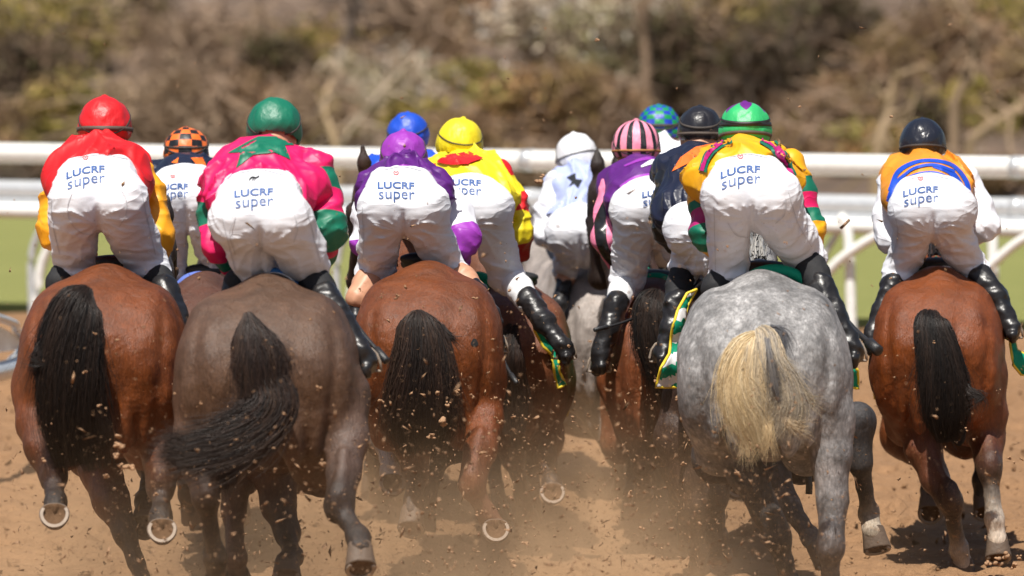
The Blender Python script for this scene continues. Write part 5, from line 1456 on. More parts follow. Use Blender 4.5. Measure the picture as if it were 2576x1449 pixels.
hang(12, [(2520, 770), (2545, 830), (2556, 880), (2600, 905), (2612, 945), (2568, 942), (2548, 918), (2538, 850)], 0.35, M['green'], M['yellow'])
hang(8, [(1528, 895), (1548, 895), (1562, 1000), (1560, 1028), (1528, 1032), (1520, 985)], 0.35, M['navycloth'], M['green'])
hang(11, [(2142, 925), (2156, 930), (2158, 978), (2140, 972)], 0.7, M['green'], M['yellow'])
# loose girth strap under the grey
h = horses[11]; V, Fq = tubes([[P(x, y, h['d0'] + 0.9) for x, y in ((2025, 1160), (2030, 1190), (2035, 1220), (2034, 1243))]], [0.016], 6); mk('girth_strap', V, Fq, M['black'], h['root'])

# ------------------------------------------------------------------ the twelve riders
R = {}
R[1] = rider(dict(s=628, seed=21, label='jockey in a red helmet and red jacket with amber sleeves, far left', crotch=(250, 562), glute=0.088, gcx=248, gy=515, roll=-0.10,
    lumbar=(243, 392, 100), legL=[(182, 545, 0.02, 0.098), (188, 610, 0.14, 0.092), (188, 668, 0.22, 0.078), (190, 690, 0.20, 0.074)],
    legR=[(310, 540, 0.02, 0.102), (340, 600, 0.14, 0.094), (366, 660, 0.22, 0.080), (378, 684, 0.20, 0.070)],
    jersey=dict(top=(256, 342), hw=100, low=(248, 368, 118), extra=[(137, 452, 0.28, 0.042), (160, 415, 0.32, 0.06), (352, 450, 0.28, 0.04), (335, 405, 0.32, 0.06)]), jmat=J['red'], smat=J['amber'],
    armL=[(160, 450, 0.5, 0.055), (136, 510, 0.50, 0.052), (136, 580, 0.45, 0.062), (172, 620, 0.75, 0.045)],
    armR=[(352, 435, 0.42, 0.055), (376, 490, 0.42, 0.058), (392, 590, 0.38, 0.072), (396, 635, 0.52, 0.055)],
    helmet=(263, 306, 66), hmat=helmet_mat('cap_red', 'solid', RED, RED), hpitch=-5,
    stockR=[(372, 668, 0.24, 0.062), (396, 705, 0.16, 0.062), (418, 745, 0.08, 0.058)], bootR=[(412, 728, 0.09, 0.062), (436, 790, 0.02, 0.054), (458, 850, -0.04, 0.044)],
    stockL=[(180, 670, 0.24, 0.060), (150, 712, 0.14, 0.060)], bootL=[(165, 722, 0.14, 0.052), (150, 800, 0.12, 0.046), (150, 860, 0.10, 0.04)],
    text=(215, 437, 94, 0.19, 0.25), crest='none'))
R[1]['crest'] = None
R[2] = rider(dict(s=545, seed=22, label='jockey in the orange and black checked helmet and navy jacket', crotch=(478, 560), gcx=470, gy=508, roll=-0.05,
    lumbar=(462, 418, 80), legL=[(432, 560, 0.02, 0.085), (436, 620, 0.14, 0.075), (440, 676, 0.22, 0.062)], legR=[(505, 555, 0.02, 0.088), (530, 620, 0.14, 0.072), (556, 672, 0.22, 0.060)],
    jersey=dict(top=(464, 388), hw=80, low=(462, 402, 88)), jmat=J['navy'],
    armL=[(395, 440, 0.4, 0.055), (385, 520, 0.4, 0.05), (400, 580, 0.7, 0.04)], armR=[(532, 430, 0.4, 0.055), (548, 520, 0.45, 0.05), (540, 580, 0.7, 0.04)],
    helmet=(469, 374, 56), hmat=helmet_mat('cap_orange_checks', 'checks', ORANGE, (0.01, 0.01, 0.012), 6), hpitch=-8,
    stockR=[(550, 668, 0.24, 0.055), (578, 700, 0.2, 0.055), (596, 740, 0.1, 0.05)], bootR=[(590, 725, 0.12, 0.052), (612, 790, 0.04, 0.046), (620, 840, 0, 0.04)],
    stockL=[(436, 668, 0.24, 0.055), (410, 710, 0.2, 0.055)], bootL=[(408, 712, 0.2, 0.052), (390, 780, 0.1, 0.046), (380, 830, 0, 0.04)],
    text=(434, 476, 76, 0.10, 0.2)))
R[3] = rider(dict(s=652, seed=23, label='jockey in the dark green helmet and pink jacket with green and pink banded sleeves', crotch=(690, 618), glute=0.088, gcx=655, gy=560, roll=-0.06,
    lumbar=(652, 428, 100), legL=[(610, 570, 0.02, 0.095), (630, 640, 0.12, 0.084), (650, 690, 0.20, 0.074), (655, 712, 0.20, 0.068)],
    legR=[(725, 575, 0.02, 0.105), (758, 635, 0.12, 0.094), (775, 680, 0.20, 0.078), (776, 705, 0.20, 0.066)],
    jersey=dict(top=(668, 348), hw=108, low=(655, 398, 116), extra=[(775, 470, 0.35, 0.085), (560, 470, 0.35, 0.08)]), jmat=J['pink'],
    smat=satin_bands('silk_bands_pink_green', [(0, PINK), (0.06, DGREEN), (0.28, PINK), (0.52, DGREEN), (0.74, PINK), (0.92, DGREEN)]),
    armLmat=satin_bands('silk_bands_left', [(0, PINK), (0.18, DGREEN), (0.38, PINK), (0.62, DGREEN), (0.84, PINK)]),
    armL=[(545, 455, 0.45, 0.070), (535, 540, 0.45, 0.050), (548, 620, 0.40, 0.056), (585, 670, 0.6, 0.045)],
    armR=[(788, 420, 0.45, 0.075), (805, 490, 0.42, 0.072), (818, 570, 0.36, 0.078), (820, 640, 0.5, 0.050)],
    helmet=(690, 314, 69), hmat=helmet_mat('cap_green', 'solid', DGREEN, DGREEN), hpitch=-25,
    stockR=[(770, 680, 0.22, 0.068), (800, 725, 0.12, 0.066), (824, 765, 0.05, 0.058)], bootR=[(818, 748, 0.06, 0.062), (860, 815, 0.0, 0.052), (905, 880, -0.05, 0.042), (922, 905, -0.05, 0.036)],
    stockL=[(630, 690, 0.22, 0.064), (600, 712, 0.2, 0.06)], bootL=[(592, 725, 0.2, 0.052), (560, 800, 0.2, 0.046), (550, 860, 0.15, 0.04)],
    text=(638, 492, 96, 0.07, 0.1), crest='horse'))
R[4] = rider(dict(s=522, seed=24, label='jockey in the plain blue helmet and blue jacket, mostly hidden behind the purple one', crotch=(1010, 600), gcx=1005, gy=560,
    lumbar=(1005, 460, 75), legL=[(970, 590, 0, 0.08), (955, 650, 0.2, 0.065), (945, 690, 0.2, 0.06)], legR=[(1040, 590, 0, 0.08), (1060, 650, 0.2, 0.065), (1065, 690, 0.2, 0.06)],
    jersey=dict(top=(1028, 378), hw=84, low=(1012, 430, 82)), jmat=J['blue'],
    armL=[(955, 430, 0.4, 0.06), (930, 500, 0.4, 0.05), (935, 560, 0.7, 0.045)], armR=[(1090, 430, 0.4, 0.06), (1100, 500, 0.4, 0.05), (1085, 560, 0.7, 0.045)],
    helmet=(1026, 332, 52), hmat=helmet_mat('cap_blue', 'solid', BLUE, BLUE), bootL=[(945, 700, 0.2, 0.05), (925, 770, 0.1, 0.045), (915, 820, 0.1, 0.04)], bootR=[(1070, 700, 0.2, 0.05), (1085, 770, 0.1, 0.045), (1095, 820, 0.1, 0.04)]))
R[5] = rider(dict(s=580, seed=25, label='jockey in the purple helmet and dark purple jacket with rolled white cuffs and bare knees', crotch=(1022, 585), glute=0.09, gcx=1015, gy=530, roll=0.0,
    lumbar=(1010, 423, 88), legL=[(958, 560, 0.02, 0.092), (952, 620, 0.12, 0.086), (948, 670, 0.2, 0.074), (945, 685, 0.2, 0.078)],
    legR=[(1072, 560, 0.02, 0.095), (1098, 615, 0.12, 0.084), (1125, 665, 0.2, 0.066), (1135, 680, 0.2, 0.066)],
    jersey=dict(top=(1015, 398), hw=88, low=(1013, 412, 102), extra=[(1108, 480, 0.25, 0.055)]), jmat=J['purple'],
    smat=satin_bands('silk_bands_purple_white', [(0, PURP), (0.14, WHITE), (0.55, VIOLET)]),
    armL=[(928, 460, 0.40, 0.055), (914, 540, 0.42, 0.042), (915, 610, 0.4, 0.05), (935, 640, 0.6, 0.045)],
    armR=[(1100, 450, 0.40, 0.060), (1138, 530, 0.36, 0.068), (1162, 600, 0.3, 0.070), (1150, 650, 0.45, 0.055)],
    helmet=(1015, 385, 59), hmat=helmet_mat('cap_purple', 'solid', VIOLET, VIOLET), hpitch=0,
    stockmat='skin', stockR=[(1128, 672, 0.22, 0.056), (1165, 700, 0.15, 0.056), (1195, 735, 0.1, 0.050)], stockL=[(940, 680, 0.22, 0.064), (922, 715, 0.15, 0.060), (900, 750, 0.1, 0.055)],
    bootR=[(1195, 730, 0.1, 0.052), (1235, 800, 0.12, 0.046), (1245, 860, 0.12, 0.04)], bootL=[(905, 742, 0.12, 0.05), (895, 800, 0.1, 0.046), (888, 860, 0.12, 0.04)],
    text=(996, 474, 91, -0.01, 0.08)))
R[6] = rider(dict(s=552, seed=26, label='jockey in the yellow helmet and yellow jacket with red and yellow banded sleeve', crotch=(1190, 580), gcx=1185, gy=530, roll=0.05,
    lumbar=(1180, 443, 84), legL=[(1140, 560, 0.02, 0.09), (1130, 630, 0.12, 0.08), (1120, 690, 0.2, 0.07)], legR=[(1232, 560, 0.02, 0.098), (1252, 630, 0.12, 0.084), (1270, 690, 0.20, 0.076), (1280, 706, 0.2, 0.072)],
    jersey=dict(top=(1165, 385), hw=92, low=(1185, 408, 95)), jmat=J['yellow'],
    smat=satin_bands('silk_bands_red_yellow', [(0, RED), (0.10, YEL), (0.30, RED), (0.50, YEL), (0.72, (0.4, 0.01, 0.012))]),
    armL=[(1100, 440, 0.4, 0.055), (1090, 520, 0.4, 0.05), (1100, 590, 0.7, 0.045)], armR=[(1258, 430, 0.42, 0.055), (1288, 500, 0.40, 0.056), (1304, 580, 0.35, 0.060), (1304, 635, 0.45, 0.052)],
    helmet=(1157, 352, 58), hmat=helmet_mat('cap_yellow', 'solid', YEL, YEL), hpitch=-5, hroll=0.15,
    stockmat='sock', stockR=[(1276, 690, 0.22, 0.064), (1305, 725, 0.1, 0.062), (1330, 762, 0.02, 0.056)], bootR=[(1328, 752, 0.02, 0.056), (1368, 810, -0.05, 0.048), (1412, 868, -0.1, 0.038), (1424, 880, -0.1, 0.034)],
    stockL=[(1115, 690, 0.2, 0.06), (1100, 730, 0.2, 0.055)], bootL=[(1100, 740, 0.2, 0.052), (1090, 800, 0.2, 0.046), (1085, 840, 0.2, 0.04)],
    bootRtoe=(-0.02, 0.16, -0.02), text=(1167, 466, 84, 0.0, 0.15), crest='none'))
R[7] = rider(dict(s=500, seed=27, label='jockey with a white helmet and pale blue jacket bearing a black star', crotch=(1462, 640), gcx=1460, gy=590, glute=0.07, roll=0.0,
    lumbar=(1455, 520, 52), legL=[(1436, 620, 0.02, 0.075), (1428, 660, 0.12, 0.065), (1422, 688, 0.16, 0.055)], legR=[(1490, 620, 0.02, 0.08), (1510, 650, 0.12, 0.07), (1520, 680, 0.16, 0.06)],
    jersey=dict(top=(1452, 412), hw=58, low=(1455, 470, 54), extra=[(1460, 560, 0.15, 0.09)]), jmat=J['lblue'], smat=J['white'],
    armL=[(1400, 455, 0.45, 0.062), (1380, 530, 0.42, 0.062), (1372, 590, 0.38, 0.060), (1408, 622, 0.5, 0.042)], armR=[(1502, 455, 0.45, 0.06), (1530, 530, 0.42, 0.055), (1520, 600, 0.6, 0.045)],
    helmet=(1449, 385, 53), hmat=helmet_mat('cap_white', 'solid', (0.8, 0.8, 0.82), (0.8, 0.8, 0.8), rough=0.5), hpitch=5, hroll=-0.15,
    bootL=[(1421, 700, 0.14, 0.045), (1408, 760, 0.06, 0.038), (1400, 800, 0.02, 0.034)], bootR=[(1525, 700, 0.14, 0.045), (1540, 770, 0.06, 0.04), (1545, 820, 0.02, 0.034)]))
R[8] = rider(dict(s=552, seed=28, label='jockey in the pink and black striped helmet and purple and white jacket', crotch=(1670, 590), gcx=1640, gy=535, roll=-0.15,
    lumbar=(1640, 452, 88), legL=[(1600, 570, 0.02, 0.10), (1590, 640, 0.12, 0.09), (1580, 690, 0.18, 0.075), (1575, 712, 0.18, 0.070)], legR=[(1690, 560, 0.02, 0.09), (1710, 630, 0.12, 0.075), (1730, 680, 0.2, 0.065)],
    jersey=dict(top=(1615, 396), hw=92, low=(1630, 412, 98), dy=0.45), jmat=J['purple'],
    armL=[(1542, 470, 0.40, 0.068), (1532, 540, 0.36, 0.066), (1522, 600, 0.30, 0.060), (1548, 655, 0.4, 0.045)], armLmat=J['lpink'],
    armR=[(1700, 440, 0.4, 0.06), (1725, 520, 0.4, 0.055), (1720, 600, 0.7, 0.045)],
    helmet=(1600, 358, 59), hmat=helmet_mat('cap_pink_stripes', 'stripes', (0.90, 0.30, 0.42), (0.012, 0.01, 0.012), 12, edge=0.58), hpitch=-5,
    stockmat='sock', stockL=[(1577, 700, 0.18, 0.060), (1562, 735, 0.1, 0.058), (1552, 768, 0.05, 0.054)], bootL=[(1552, 760, 0.04, 0.056), (1530, 830, 0.0, 0.050), (1510, 890, -0.02, 0.044), (1512, 905, -0.02, 0.042)], bootLtoe=(-0.02, 0.10, -0.05),
    bootR=[(1735, 700, 0.2, 0.05), (1750, 780, 0.2, 0.046), (1755, 830, 0.2, 0.04)], text=(1655, 493, 80, 0.05, 0.15)))
R[9] = rider(dict(s=512, seed=29, label='jockey in the blue and green checked helmet, hidden behind the others', crotch=(1700, 600), gcx=1700, gy=550,
    lumbar=(1695, 460, 70), legL=[(1660, 590, 0, 0.08), (1650, 650, 0.2, 0.065)], legR=[(1735, 590, 0, 0.08), (1740, 650, 0.2, 0.065)],
    jersey=dict(top=(1688, 365), hw=70, low=(1698, 410, 70)), jmat=J['white'],
    armL=[(1640, 430, 0.4, 0.055), (1630, 500, 0.4, 0.05), (1640, 570, 0.7, 0.045)], armR=[(1745, 430, 0.4, 0.055), (1760, 500, 0.4, 0.05), (1750, 570, 0.7, 0.045)],
    helmet=(1657, 314, 53), hmat=helmet_mat('cap_blue_green_checks', 'checks', (0.005, 0.26, 0.07), (0.01, 0.04, 0.42), 8), hpitch=-8,
    bootL=[(1648, 670, 0.2, 0.05), (1640, 740, 0.1, 0.045), (1635, 790, 0.1, 0.04)], bootR=[(1742, 670, 0.2, 0.05), (1750, 740, 0.1, 0.045), (1755, 790, 0.1, 0.04)]))
R[10] = rider(dict(s=572, seed=30, label='jockey in the black helmet and black jacket with an orange yoke', crotch=(1765, 620), gcx=1765, gy=580, glute=0.06,
    lumbar=(1765, 520, 52), legL=[(1745, 560, 0.02, 0.085), (1738, 620, 0.12, 0.080), (1730, 662, 0.18, 0.074), (1728, 674, 0.18, 0.072)], legR=[(1800, 560, 0, 0.09), (1830, 640, 0.2, 0.07)],
    jersey=dict(top=(1755, 362), hw=76, low=(1745, 420, 78), extra=[(1720, 480, 0.3, 0.090), (1705, 530, 0.2, 0.085), (1690, 560, 0.2, 0.06), (1745, 520, 0.15, 0.10)]), jmat=J['navy'], smat=J['black'],
    armL=[(1688, 450, 0.42, 0.070), (1680, 520, 0.40, 0.068), (1682, 570, 0.36, 0.066), (1700, 610, 0.42, 0.055)], armR=[(1815, 440, 0.4, 0.06), (1830, 520, 0.4, 0.055), (1820, 600, 0.7, 0.045)],
    helmet=(1760, 318, 54), collar=False, hmat=helmet_mat('cap_black', 'solid', (0.015, 0.014, 0.018), (0.01, 0.01, 0.01), rough=0.35), hpitch=-5,
    stockL=[(1722, 668, 0.18, 0.060), (1708, 720, 0.1, 0.058), (1698, 765, 0.04, 0.052)], bootL=[(1700, 755, 0.04, 0.055), (1685, 830, 0.0, 0.046), (1665, 885, -0.02, 0.036)],
    bootR=[(1840, 690, 0.2, 0.05), (1870, 780, 0.2, 0.046), (1880, 840, 0.2, 0.04)]))
R[11] = rider(dict(s=625, seed=31, label='jockey in the green and purple helmet and gold jacket with green and pink armbands', crotch=(1905, 555), glute=0.092, gcx=1890, gy=505, roll=-0.04,
    lumbar=(1880, 392, 96), legL=[(1838, 545, 0.02, 0.096), (1838, 610, 0.12, 0.086), (1840, 665, 0.20, 0.080), (1838, 694, 0.20, 0.078)],
    legR=[(1955, 540, 0.02, 0.102), (1990, 590, 0.12, 0.092), (2018, 632, 0.20, 0.080), (2030, 648, 0.20, 0.068)],
    jersey=dict(top=(1872, 345), hw=98, low=(1880, 368, 112), extra=[(1765, 450, 0.35, 0.075)]), jmat=J['gold'],
    smat=satin_bands('silk_bands_gold_green_pink', [(0, GOLD), (0.19, DGREEN), (0.33, PINK), (0.48, DGREEN), (0.62, GOLD)]), armLmat=satin_bands('silk_bands_gold_left', [(0, GOLD), (0.34, DGREEN), (0.42, (0.35, 0.01, 0.13)), (0.58, DGREEN), (0.70, GOLD)]),
    armL=[(1778, 420, 0.45, 0.065), (1766, 510, 0.42, 0.056), (1780, 590, 0.36, 0.062), (1812, 640, 0.5, 0.045)],
    armR=[(1985, 410, 0.45, 0.062), (2012, 480, 0.42, 0.058), (2032, 580, 0.38, 0.060), (2044, 632, 0.5, 0.040)],
    helmet=(1874, 318, 64), hmat=helmet_mat('cap_green_purple', 'crown', (0.03, 0.45, 0.14), (0.13, 0.008, 0.20), 6), hpitch=-12,
    stockR=[(2024, 640, 0.2, 0.064), (2048, 690, 0.12, 0.062), (2068, 735, 0.06, 0.058)], bootR=[(2062, 722, 0.07, 0.060), (2098, 790, 0.02, 0.050), (2138, 862, -0.02, 0.038), (2148, 880, -0.02, 0.034)],
    stockL=[(1830, 690, 0.2, 0.066), (1800, 725, 0.15, 0.062)], bootL=[(1800, 735, 0.15, 0.052), (1795, 800, 0.15, 0.046), (1795, 860, 0.1, 0.04)],
    text=(1862, 436, 98, 0.16, 0.3)))
R[12] = rider(dict(s=560, seed=32, label='jockey in a black cap and amber and blue striped jacket, far right', crotch=(2355, 588), glute=0.09, gcx=2345, gy=535, roll=-0.02,
    lumbar=(2335, 442, 90), legL=[(2296, 560, 0.02, 0.092), (2288, 620, 0.12, 0.080), (2262, 680, 0.18, 0.072), (2255, 700, 0.16, 0.060)],
    legR=[(2390, 560, 0.02, 0.092), (2412, 620, 0.12, 0.080), (2440, 665, 0.18, 0.066), (2448, 676, 0.18, 0.064)],
    jersey=dict(top=(2325, 383), hw=88, low=(2333, 402, 102)), jmat=satin('silk_amber_deep', (0.72, 0.27, 0.02)), smat=J['white'],
    armL=[(2238, 460, 0.42, 0.058), (2226, 540, 0.40, 0.050), (2238, 600, 0.36, 0.056), (2270, 622, 0.5, 0.042)],
    armR=[(2430, 450, 0.42, 0.062), (2462, 520, 0.40, 0.060), (2478, 570, 0.36, 0.056), (2440, 600, 0.5, 0.045)],
    helmet=(2320, 352, 57), hmat=helmet_mat('cap_leather', 'solid', (0.014, 0.016, 0.026), (0.01, 0.01, 0.01), rough=0.3), hpitch=-12,
    stockmat='sock', stockL=[(2258, 695, 0.16, 0.056), (2248, 712, 0.14, 0.054)], bootL=[(2246, 716, 0.12, 0.056), (2220, 780, 0.08, 0.050), (2196, 835, 0.04, 0.040), (2192, 860, 0.02, 0.036)],
    stockR=[(2444, 672, 0.18, 0.062), (2462, 694, 0.14, 0.058)], bootR=[(2466, 698, 0.12, 0.060), (2505, 745, 0.08, 0.052), (2530, 800, 0.04, 0.042), (2545, 825, 0.02, 0.036)],
    text=(2315, 486, 86, 0.14, 0.2)))

# straps and goggle bands
strap_ring(R[1], 0.0, -0.30, 0.16, M['band'], 'goggle_band'); strap_ring(R[1], -0.9, 0.35, 0.06, M['strap'])
strap_ring(R[2], -0.7, 0.35, 0.07, M['strap']); strap_ring(R[2], -0.25, 0.15, 0.07, M['strap'])
strap_ring(R[3], -1.8, 0.6, 0.10, M['strap'])
strap_ring(R[4], -0.7, 0.30, 0.07, M['strap'], side=0.2)
strap_ring(R[5], -1.0, 0.45, 0.07, M['strap']); strap_ring(R[5], 0.0, -0.32, 0.12, M['band'], 'goggle_band')
strap_ring(R[6], -0.6, 0.35, 0.05, M['strap'])
strap_ring(R[7], 0.3, -0.20, 0.05, M['strap'], side=0.1); strap_ring(R[7], -1.2, 0.5, 0.05, M['strap'])
strap_ring(R[8], 0.0, -0.38, 0.09, M['orange_strap'], 'goggle_band'); strap_ring(R[8], -0.9, 0.3, 0.05, M['strap'])
strap_ring(R[9], -0.7, 0.35, 0.07, M['strap']); strap_ring(R[9], -0.4, 0.2, 0.07, M['strap']); strap_ring(R[9], -0.1, -0.05, 0.09, M['strap'])
strap_ring(R[10], -0.5, 0.35, 0.10, M['strap']); strap_ring(R[10], 0.0, -0.38, 0.16, M['band'], 'goggle_band')
strap_ring(R[11], -0.45, 0.35, 0.10, M['black']); strap_ring(R[11], -0.2, 0.08, 0.15, M['black']); strap_ring(R[11], 0.0, -0.42, 0.14, M['band'], 'goggle_band')
strap_ring(R[12], 0.0, -0.42, 0.12, M['strap'])

# sewn patterns on the jackets
def jd(i, pts, mat, nm='patch', n_off=0.004): return poly_decal(nm, pts, R[i]['jv'], mat, R[i]['jersey'], R[i]['d'], off=n_off)
jd(3, [(572, 386), (625, 356), (650, 344), (720, 344), (748, 366), (716, 366), (730, 402), (690, 384), (636, 390), (594, 424), (606, 384)], J['dgreen'], 'star')
jd(6, [(1098, 408), (1120, 392), (1180, 384), (1216, 400), (1178, 415), (1130, 416)], J['red'], 'diamond', 0.012)
jd(7, star_pts(1444, 456, 21, 6.5, 0.15), M['black'], 'star')
jd(7, star_pts(1492, 424, 13, 5, 0.3, 1.0, 0.6), M['black'], 'star')
for pts, w in (([(2238, 480), (2262, 430), (2320, 405), (2390, 414), (2428, 455), (2436, 500)], [10, 12, 8, 9, 12, 14]), ([(2236, 500), (2250, 465), (2275, 440)], [12, 12, 8]), ([(2345, 420), (2392, 436), (2418, 478)], [3, 14, 22])):
    line_decal('stripe', pts, w, R[12]['jv'], J['blue'], R[12]['jersey'], R[12]['d'])
line_decal('stripe', [(2262, 452), (2300, 424), (2350, 416), (2400, 432)], 7, R[12]['jv'], J['blue'], R[12]['jersey'], R[12]['d'], off=0.006)
line_decal('stripe', [(2240, 510), (2262, 470), (2310, 442), (2360, 438), (2400, 462), (2428, 505)], [24, 20, 14, 8, 6, 5], R[12]['jv'], J['blue'], R[12]['jersey'], R[12]['d'], off=0.006)
for w, m_, of in ((26, J['dgreen'], 0.009), (13, satin('silk_magenta', (0.45, 0.01, 0.16)), 0.014)):
    line_decal('stripe', [(1915, 350), (1945, 368), (1972, 402), (1990, 445)], w, R[11]['jv'], m_, R[11]['jersey'], R[11]['d'], off=of)
    line_decal('stripe', [(1768, 432), (1778, 400), (1800, 372), (1840, 350)], w * 0.8, R[11]['jv'], m_, R[11]['jersey'], R[11]['d'], off=of)
jd(10, [(1690, 432), (1712, 396), (1750, 370), (1800, 360), (1830, 372), (1828, 396), (1780, 398), (1738, 408)], J['orange'], 'yoke')
line_decal('stripe', [(1560, 470), (1600, 446), (1660, 438), (1700, 440)], [5, 7, 7, 5], R[8]['jv'], J['violet'], R[8]['jersey'], R[8]['d'])
line_decal('stripe', [(1612, 420), (1640, 408), (1672, 404)], [4, 12, 5], R[8]['jv'], J['white'], R[8]['jersey'], R[8]['d'])
line_decal('stripe', [(1570, 418), (1620, 400), (1680, 398)], [4, 8, 5], R[8]['jv'], J['violet'], R[8]['jersey'], R[8]['d'], off=0.003)
for pts, w in (([(1548, 440), (1538, 500), (1548, 560), (1568, 620)], [6, 20, 24, 18]), ([(1524, 500), (1510, 560), (1516, 620), (1545, 665)], [8, 30, 26, 20])):
    line_decal('stripe', pts, w, R[8]['armL'], J['black'], R[8]['jersey'], R[8]['d'])
for pts in ([(430, 410), (450, 396), (446, 412)], [(480, 398), (510, 396), (500, 412), (520, 420), (500, 424)], [(522, 424), (536, 430), (534, 450)]):
    jd(2, pts, J['orange'])
line_decal('stripe', [(965, 440), (1015, 425), (1060, 432)], [8, 22, 10], R[5]['jv'], J['violet'], R[5]['jersey'], R[5]['d'])
# stitched seat seams on the breeches
for i, pts in ((1, [[(185, 475), (170, 520), (178, 560), (205, 586), (235, 592)], [(300, 470), (316, 500), (316, 540), (300, 570)]]),
               (3, [[(592, 545), (578, 590), (592, 640)], [(740, 540), (748, 575), (738, 610)]]), (11, [[(1830, 560), (1850, 590), (1880, 598)], [(1975, 500), (1972, 540), (1950, 562)]])):
    for p_ in pts: line_decal('seam', p_, 2.2, R[i]['bv'], M['patch'], R[i]['br'], R[i]['d'], off=0.003)
line_decal('seam', [(352, 455), (362, 500), (365, 545)], 6, R[1]['bv'], M['black'], R[1]['br'], R[1]['d'], n=14) if False else None

for i, a, b in ((1, (190, 398), (320, 400)), (3, (600, 436), (712, 440)), (11, (1835, 396), (1930, 398)), (5, (965, 428), (1060, 430)), (12, (2290, 450), (2385, 450))):
    line_decal('seam', [a, ((a[0] + b[0]) / 2, a[1] - 8), b], 1.8, R[i]['bv'], M['patch'], R[i]['br'], R[i]['d'], off=0.003, n=14)
for i, pts in ((1, [(130, 500), (132, 560), (150, 640)]), (1, [(352, 470), (372, 560), (390, 640)]), (3, [(552, 520), (572, 600), (592, 680)]), (3, [(762, 500), (785, 580), (805, 660)]), (11, [(1796, 520), (1798, 600), (1800, 680)]), (11, [(1982, 480), (2006, 560), (2040, 620)]), (5, [(912, 520), (914, 600), (912, 660)]), (12, [(2246, 520), (2258, 590), (2240, 660)])):
    line_decal('seam', pts, 1.8, R[i]['bv'], M['patch'], R[i]['br'], R[i]['d'], off=0.003, n=14)

# whips
whip('black whip held low beside the boot of the pink and green rider', [(862, 760, 0.35), (905, 830, 0.2), (972, 908, 0.05)], F_PX / 652)
whip('thin dark whip between the centre bay and the brown horse beside it', [(1250, 870, 0.3), (1278, 930, 0.1), (1300, 964, 0.0)], F_PX / 560, 0.008, 0.006)
whip('black whip pointing down right beside the boot of the gold jacketed rider', [(2090, 760, 0.5), (2145, 825, 0.3), (2208, 882, 0.1)], F_PX / 625, 0.013, 0.012)
whip('thin black whip tip sticking out left of the boot below the pink striped helmet', [(1620, 790, 0.3), (1555, 815, 0.1), (1495, 830, 0.0)], F_PX / 560, 0.007, 0.005)

# ------------------------------------------------------------------ thrown earth
def clump(r, c, size, n=3):
    V, Fq = [], []
    for _ in range(n):
        o = np.array(c) + r.normal(size=3) * size * 0.7
        bm = bmesh.new(); bmesh.ops.create_icosphere(bm, subdivisions=2, radius=size * r.uniform(0.4, 0.9))
        st = len(V); q = r.normal(size=(4, 3)) * 2.5 / size
        for v in bm.verts:
            p_ = np.array(v.co); k = 1 + 0.28 * sum(math.sin(q[j] @ p_ + j) for j in range(4)); V.append(o + p_ * k * np.array([1, 1, 0.8]))
        for f in bm.faces: Fq.append(tuple(st + v.index for v in f.verts))
        bm.free()
    return V, Fq
CL = [(505, 1015, 4, 23.3), (1115, 1060, 12, 26), (1098, 985, 7, 26), (1258, 1060, 7, 26), (1245, 1000, 5, 26), (300, 1115, 14, 24), (318, 1180, 11, 24), (268, 1200, 7, 24), (960, 1010, 5, 25.5), (1205, 1290, 6, 25), (760, 1240, 5, 23), (500, 700, 4, 25), (1590, 1240, 7, 27),
      (1620, 1330, 6, 26), (1760, 1320, 6, 25), (2485, 1415, 8, 27.7), (2560, 1400, 7, 27.7), (1320, 1370, 7, 26), (60, 1230, 5, 24), (390, 1240, 5, 24), (440, 990, 3, 24), (1340, 870, 4, 27), (2350, 860, 3, 27.5), (2300, 980, 3, 27.5), (1830, 620, 3, 24.5), (290, 1145, 9, 24.0), (305, 1170, 7, 24.0), (530, 880 + 340, 4, 23.5), (800, 975, 6, 23.4), (812, 1165, 8, 23.3), (1357, 458, 9, 27), (1362, 445, 6, 27), (1125, 1020, 7, 26), (1085, 1100, 9, 26), (1150, 985, 5, 26),
      (1195, 750, 5, 26), (1500, 100, 5, 26), (1370, 72, 3, 26), (1300, 700, 4, 26), (2010, 270, 4, 26), (2240, 292, 4, 27), (240, 600 + 240, 4, 24), (215, 935, 5, 24), (110, 1160, 6, 24), (250, 1020, 5, 24), (1000, 745, 5, 25),
      (960, 745, 4, 25), (905, 730, 4, 25.5), (1280, 730, 5, 26), (1190, 1000, 5, 25), (1210, 1140, 6, 25), (1290, 1050, 5, 26), (1440, 1050, 4, 27), (2430, 1080, 4, 27), (2540, 1150, 4, 27), (2190, 1300, 3, 27), (2240, 700, 3, 27),
      (1720, 1170, 5, 26), (1700, 1000, 5, 26), (1735, 1110, 6, 26), (1850, 1190, 5, 24.5), (2530, 1395, 10, 27.6), (2505, 1410, 12, 27.7), (2548, 1420, 8, 27.6), (1290, 1415, 9, 27), (560, 1290, 4, 23), (690, 1180, 4, 23), (1650, 960, 4, 27), (1430, 870, 4, 27), (1975, 610, 4, 24), (870, 700, 3, 24)]
rc = np.random.default_rng(99)
for x, y, sz, dd in CL:
    c = P(x, y, dd); V, Fq = clump(rc, c, sz / F_PX * dd * 0.8, 4)
    o = mk('dirt_clod', V, Fq, M['clod']); tag(o, 'lump of brown earth flying through the air behind the horses', 'dirt clod', 'flying clods of earth')
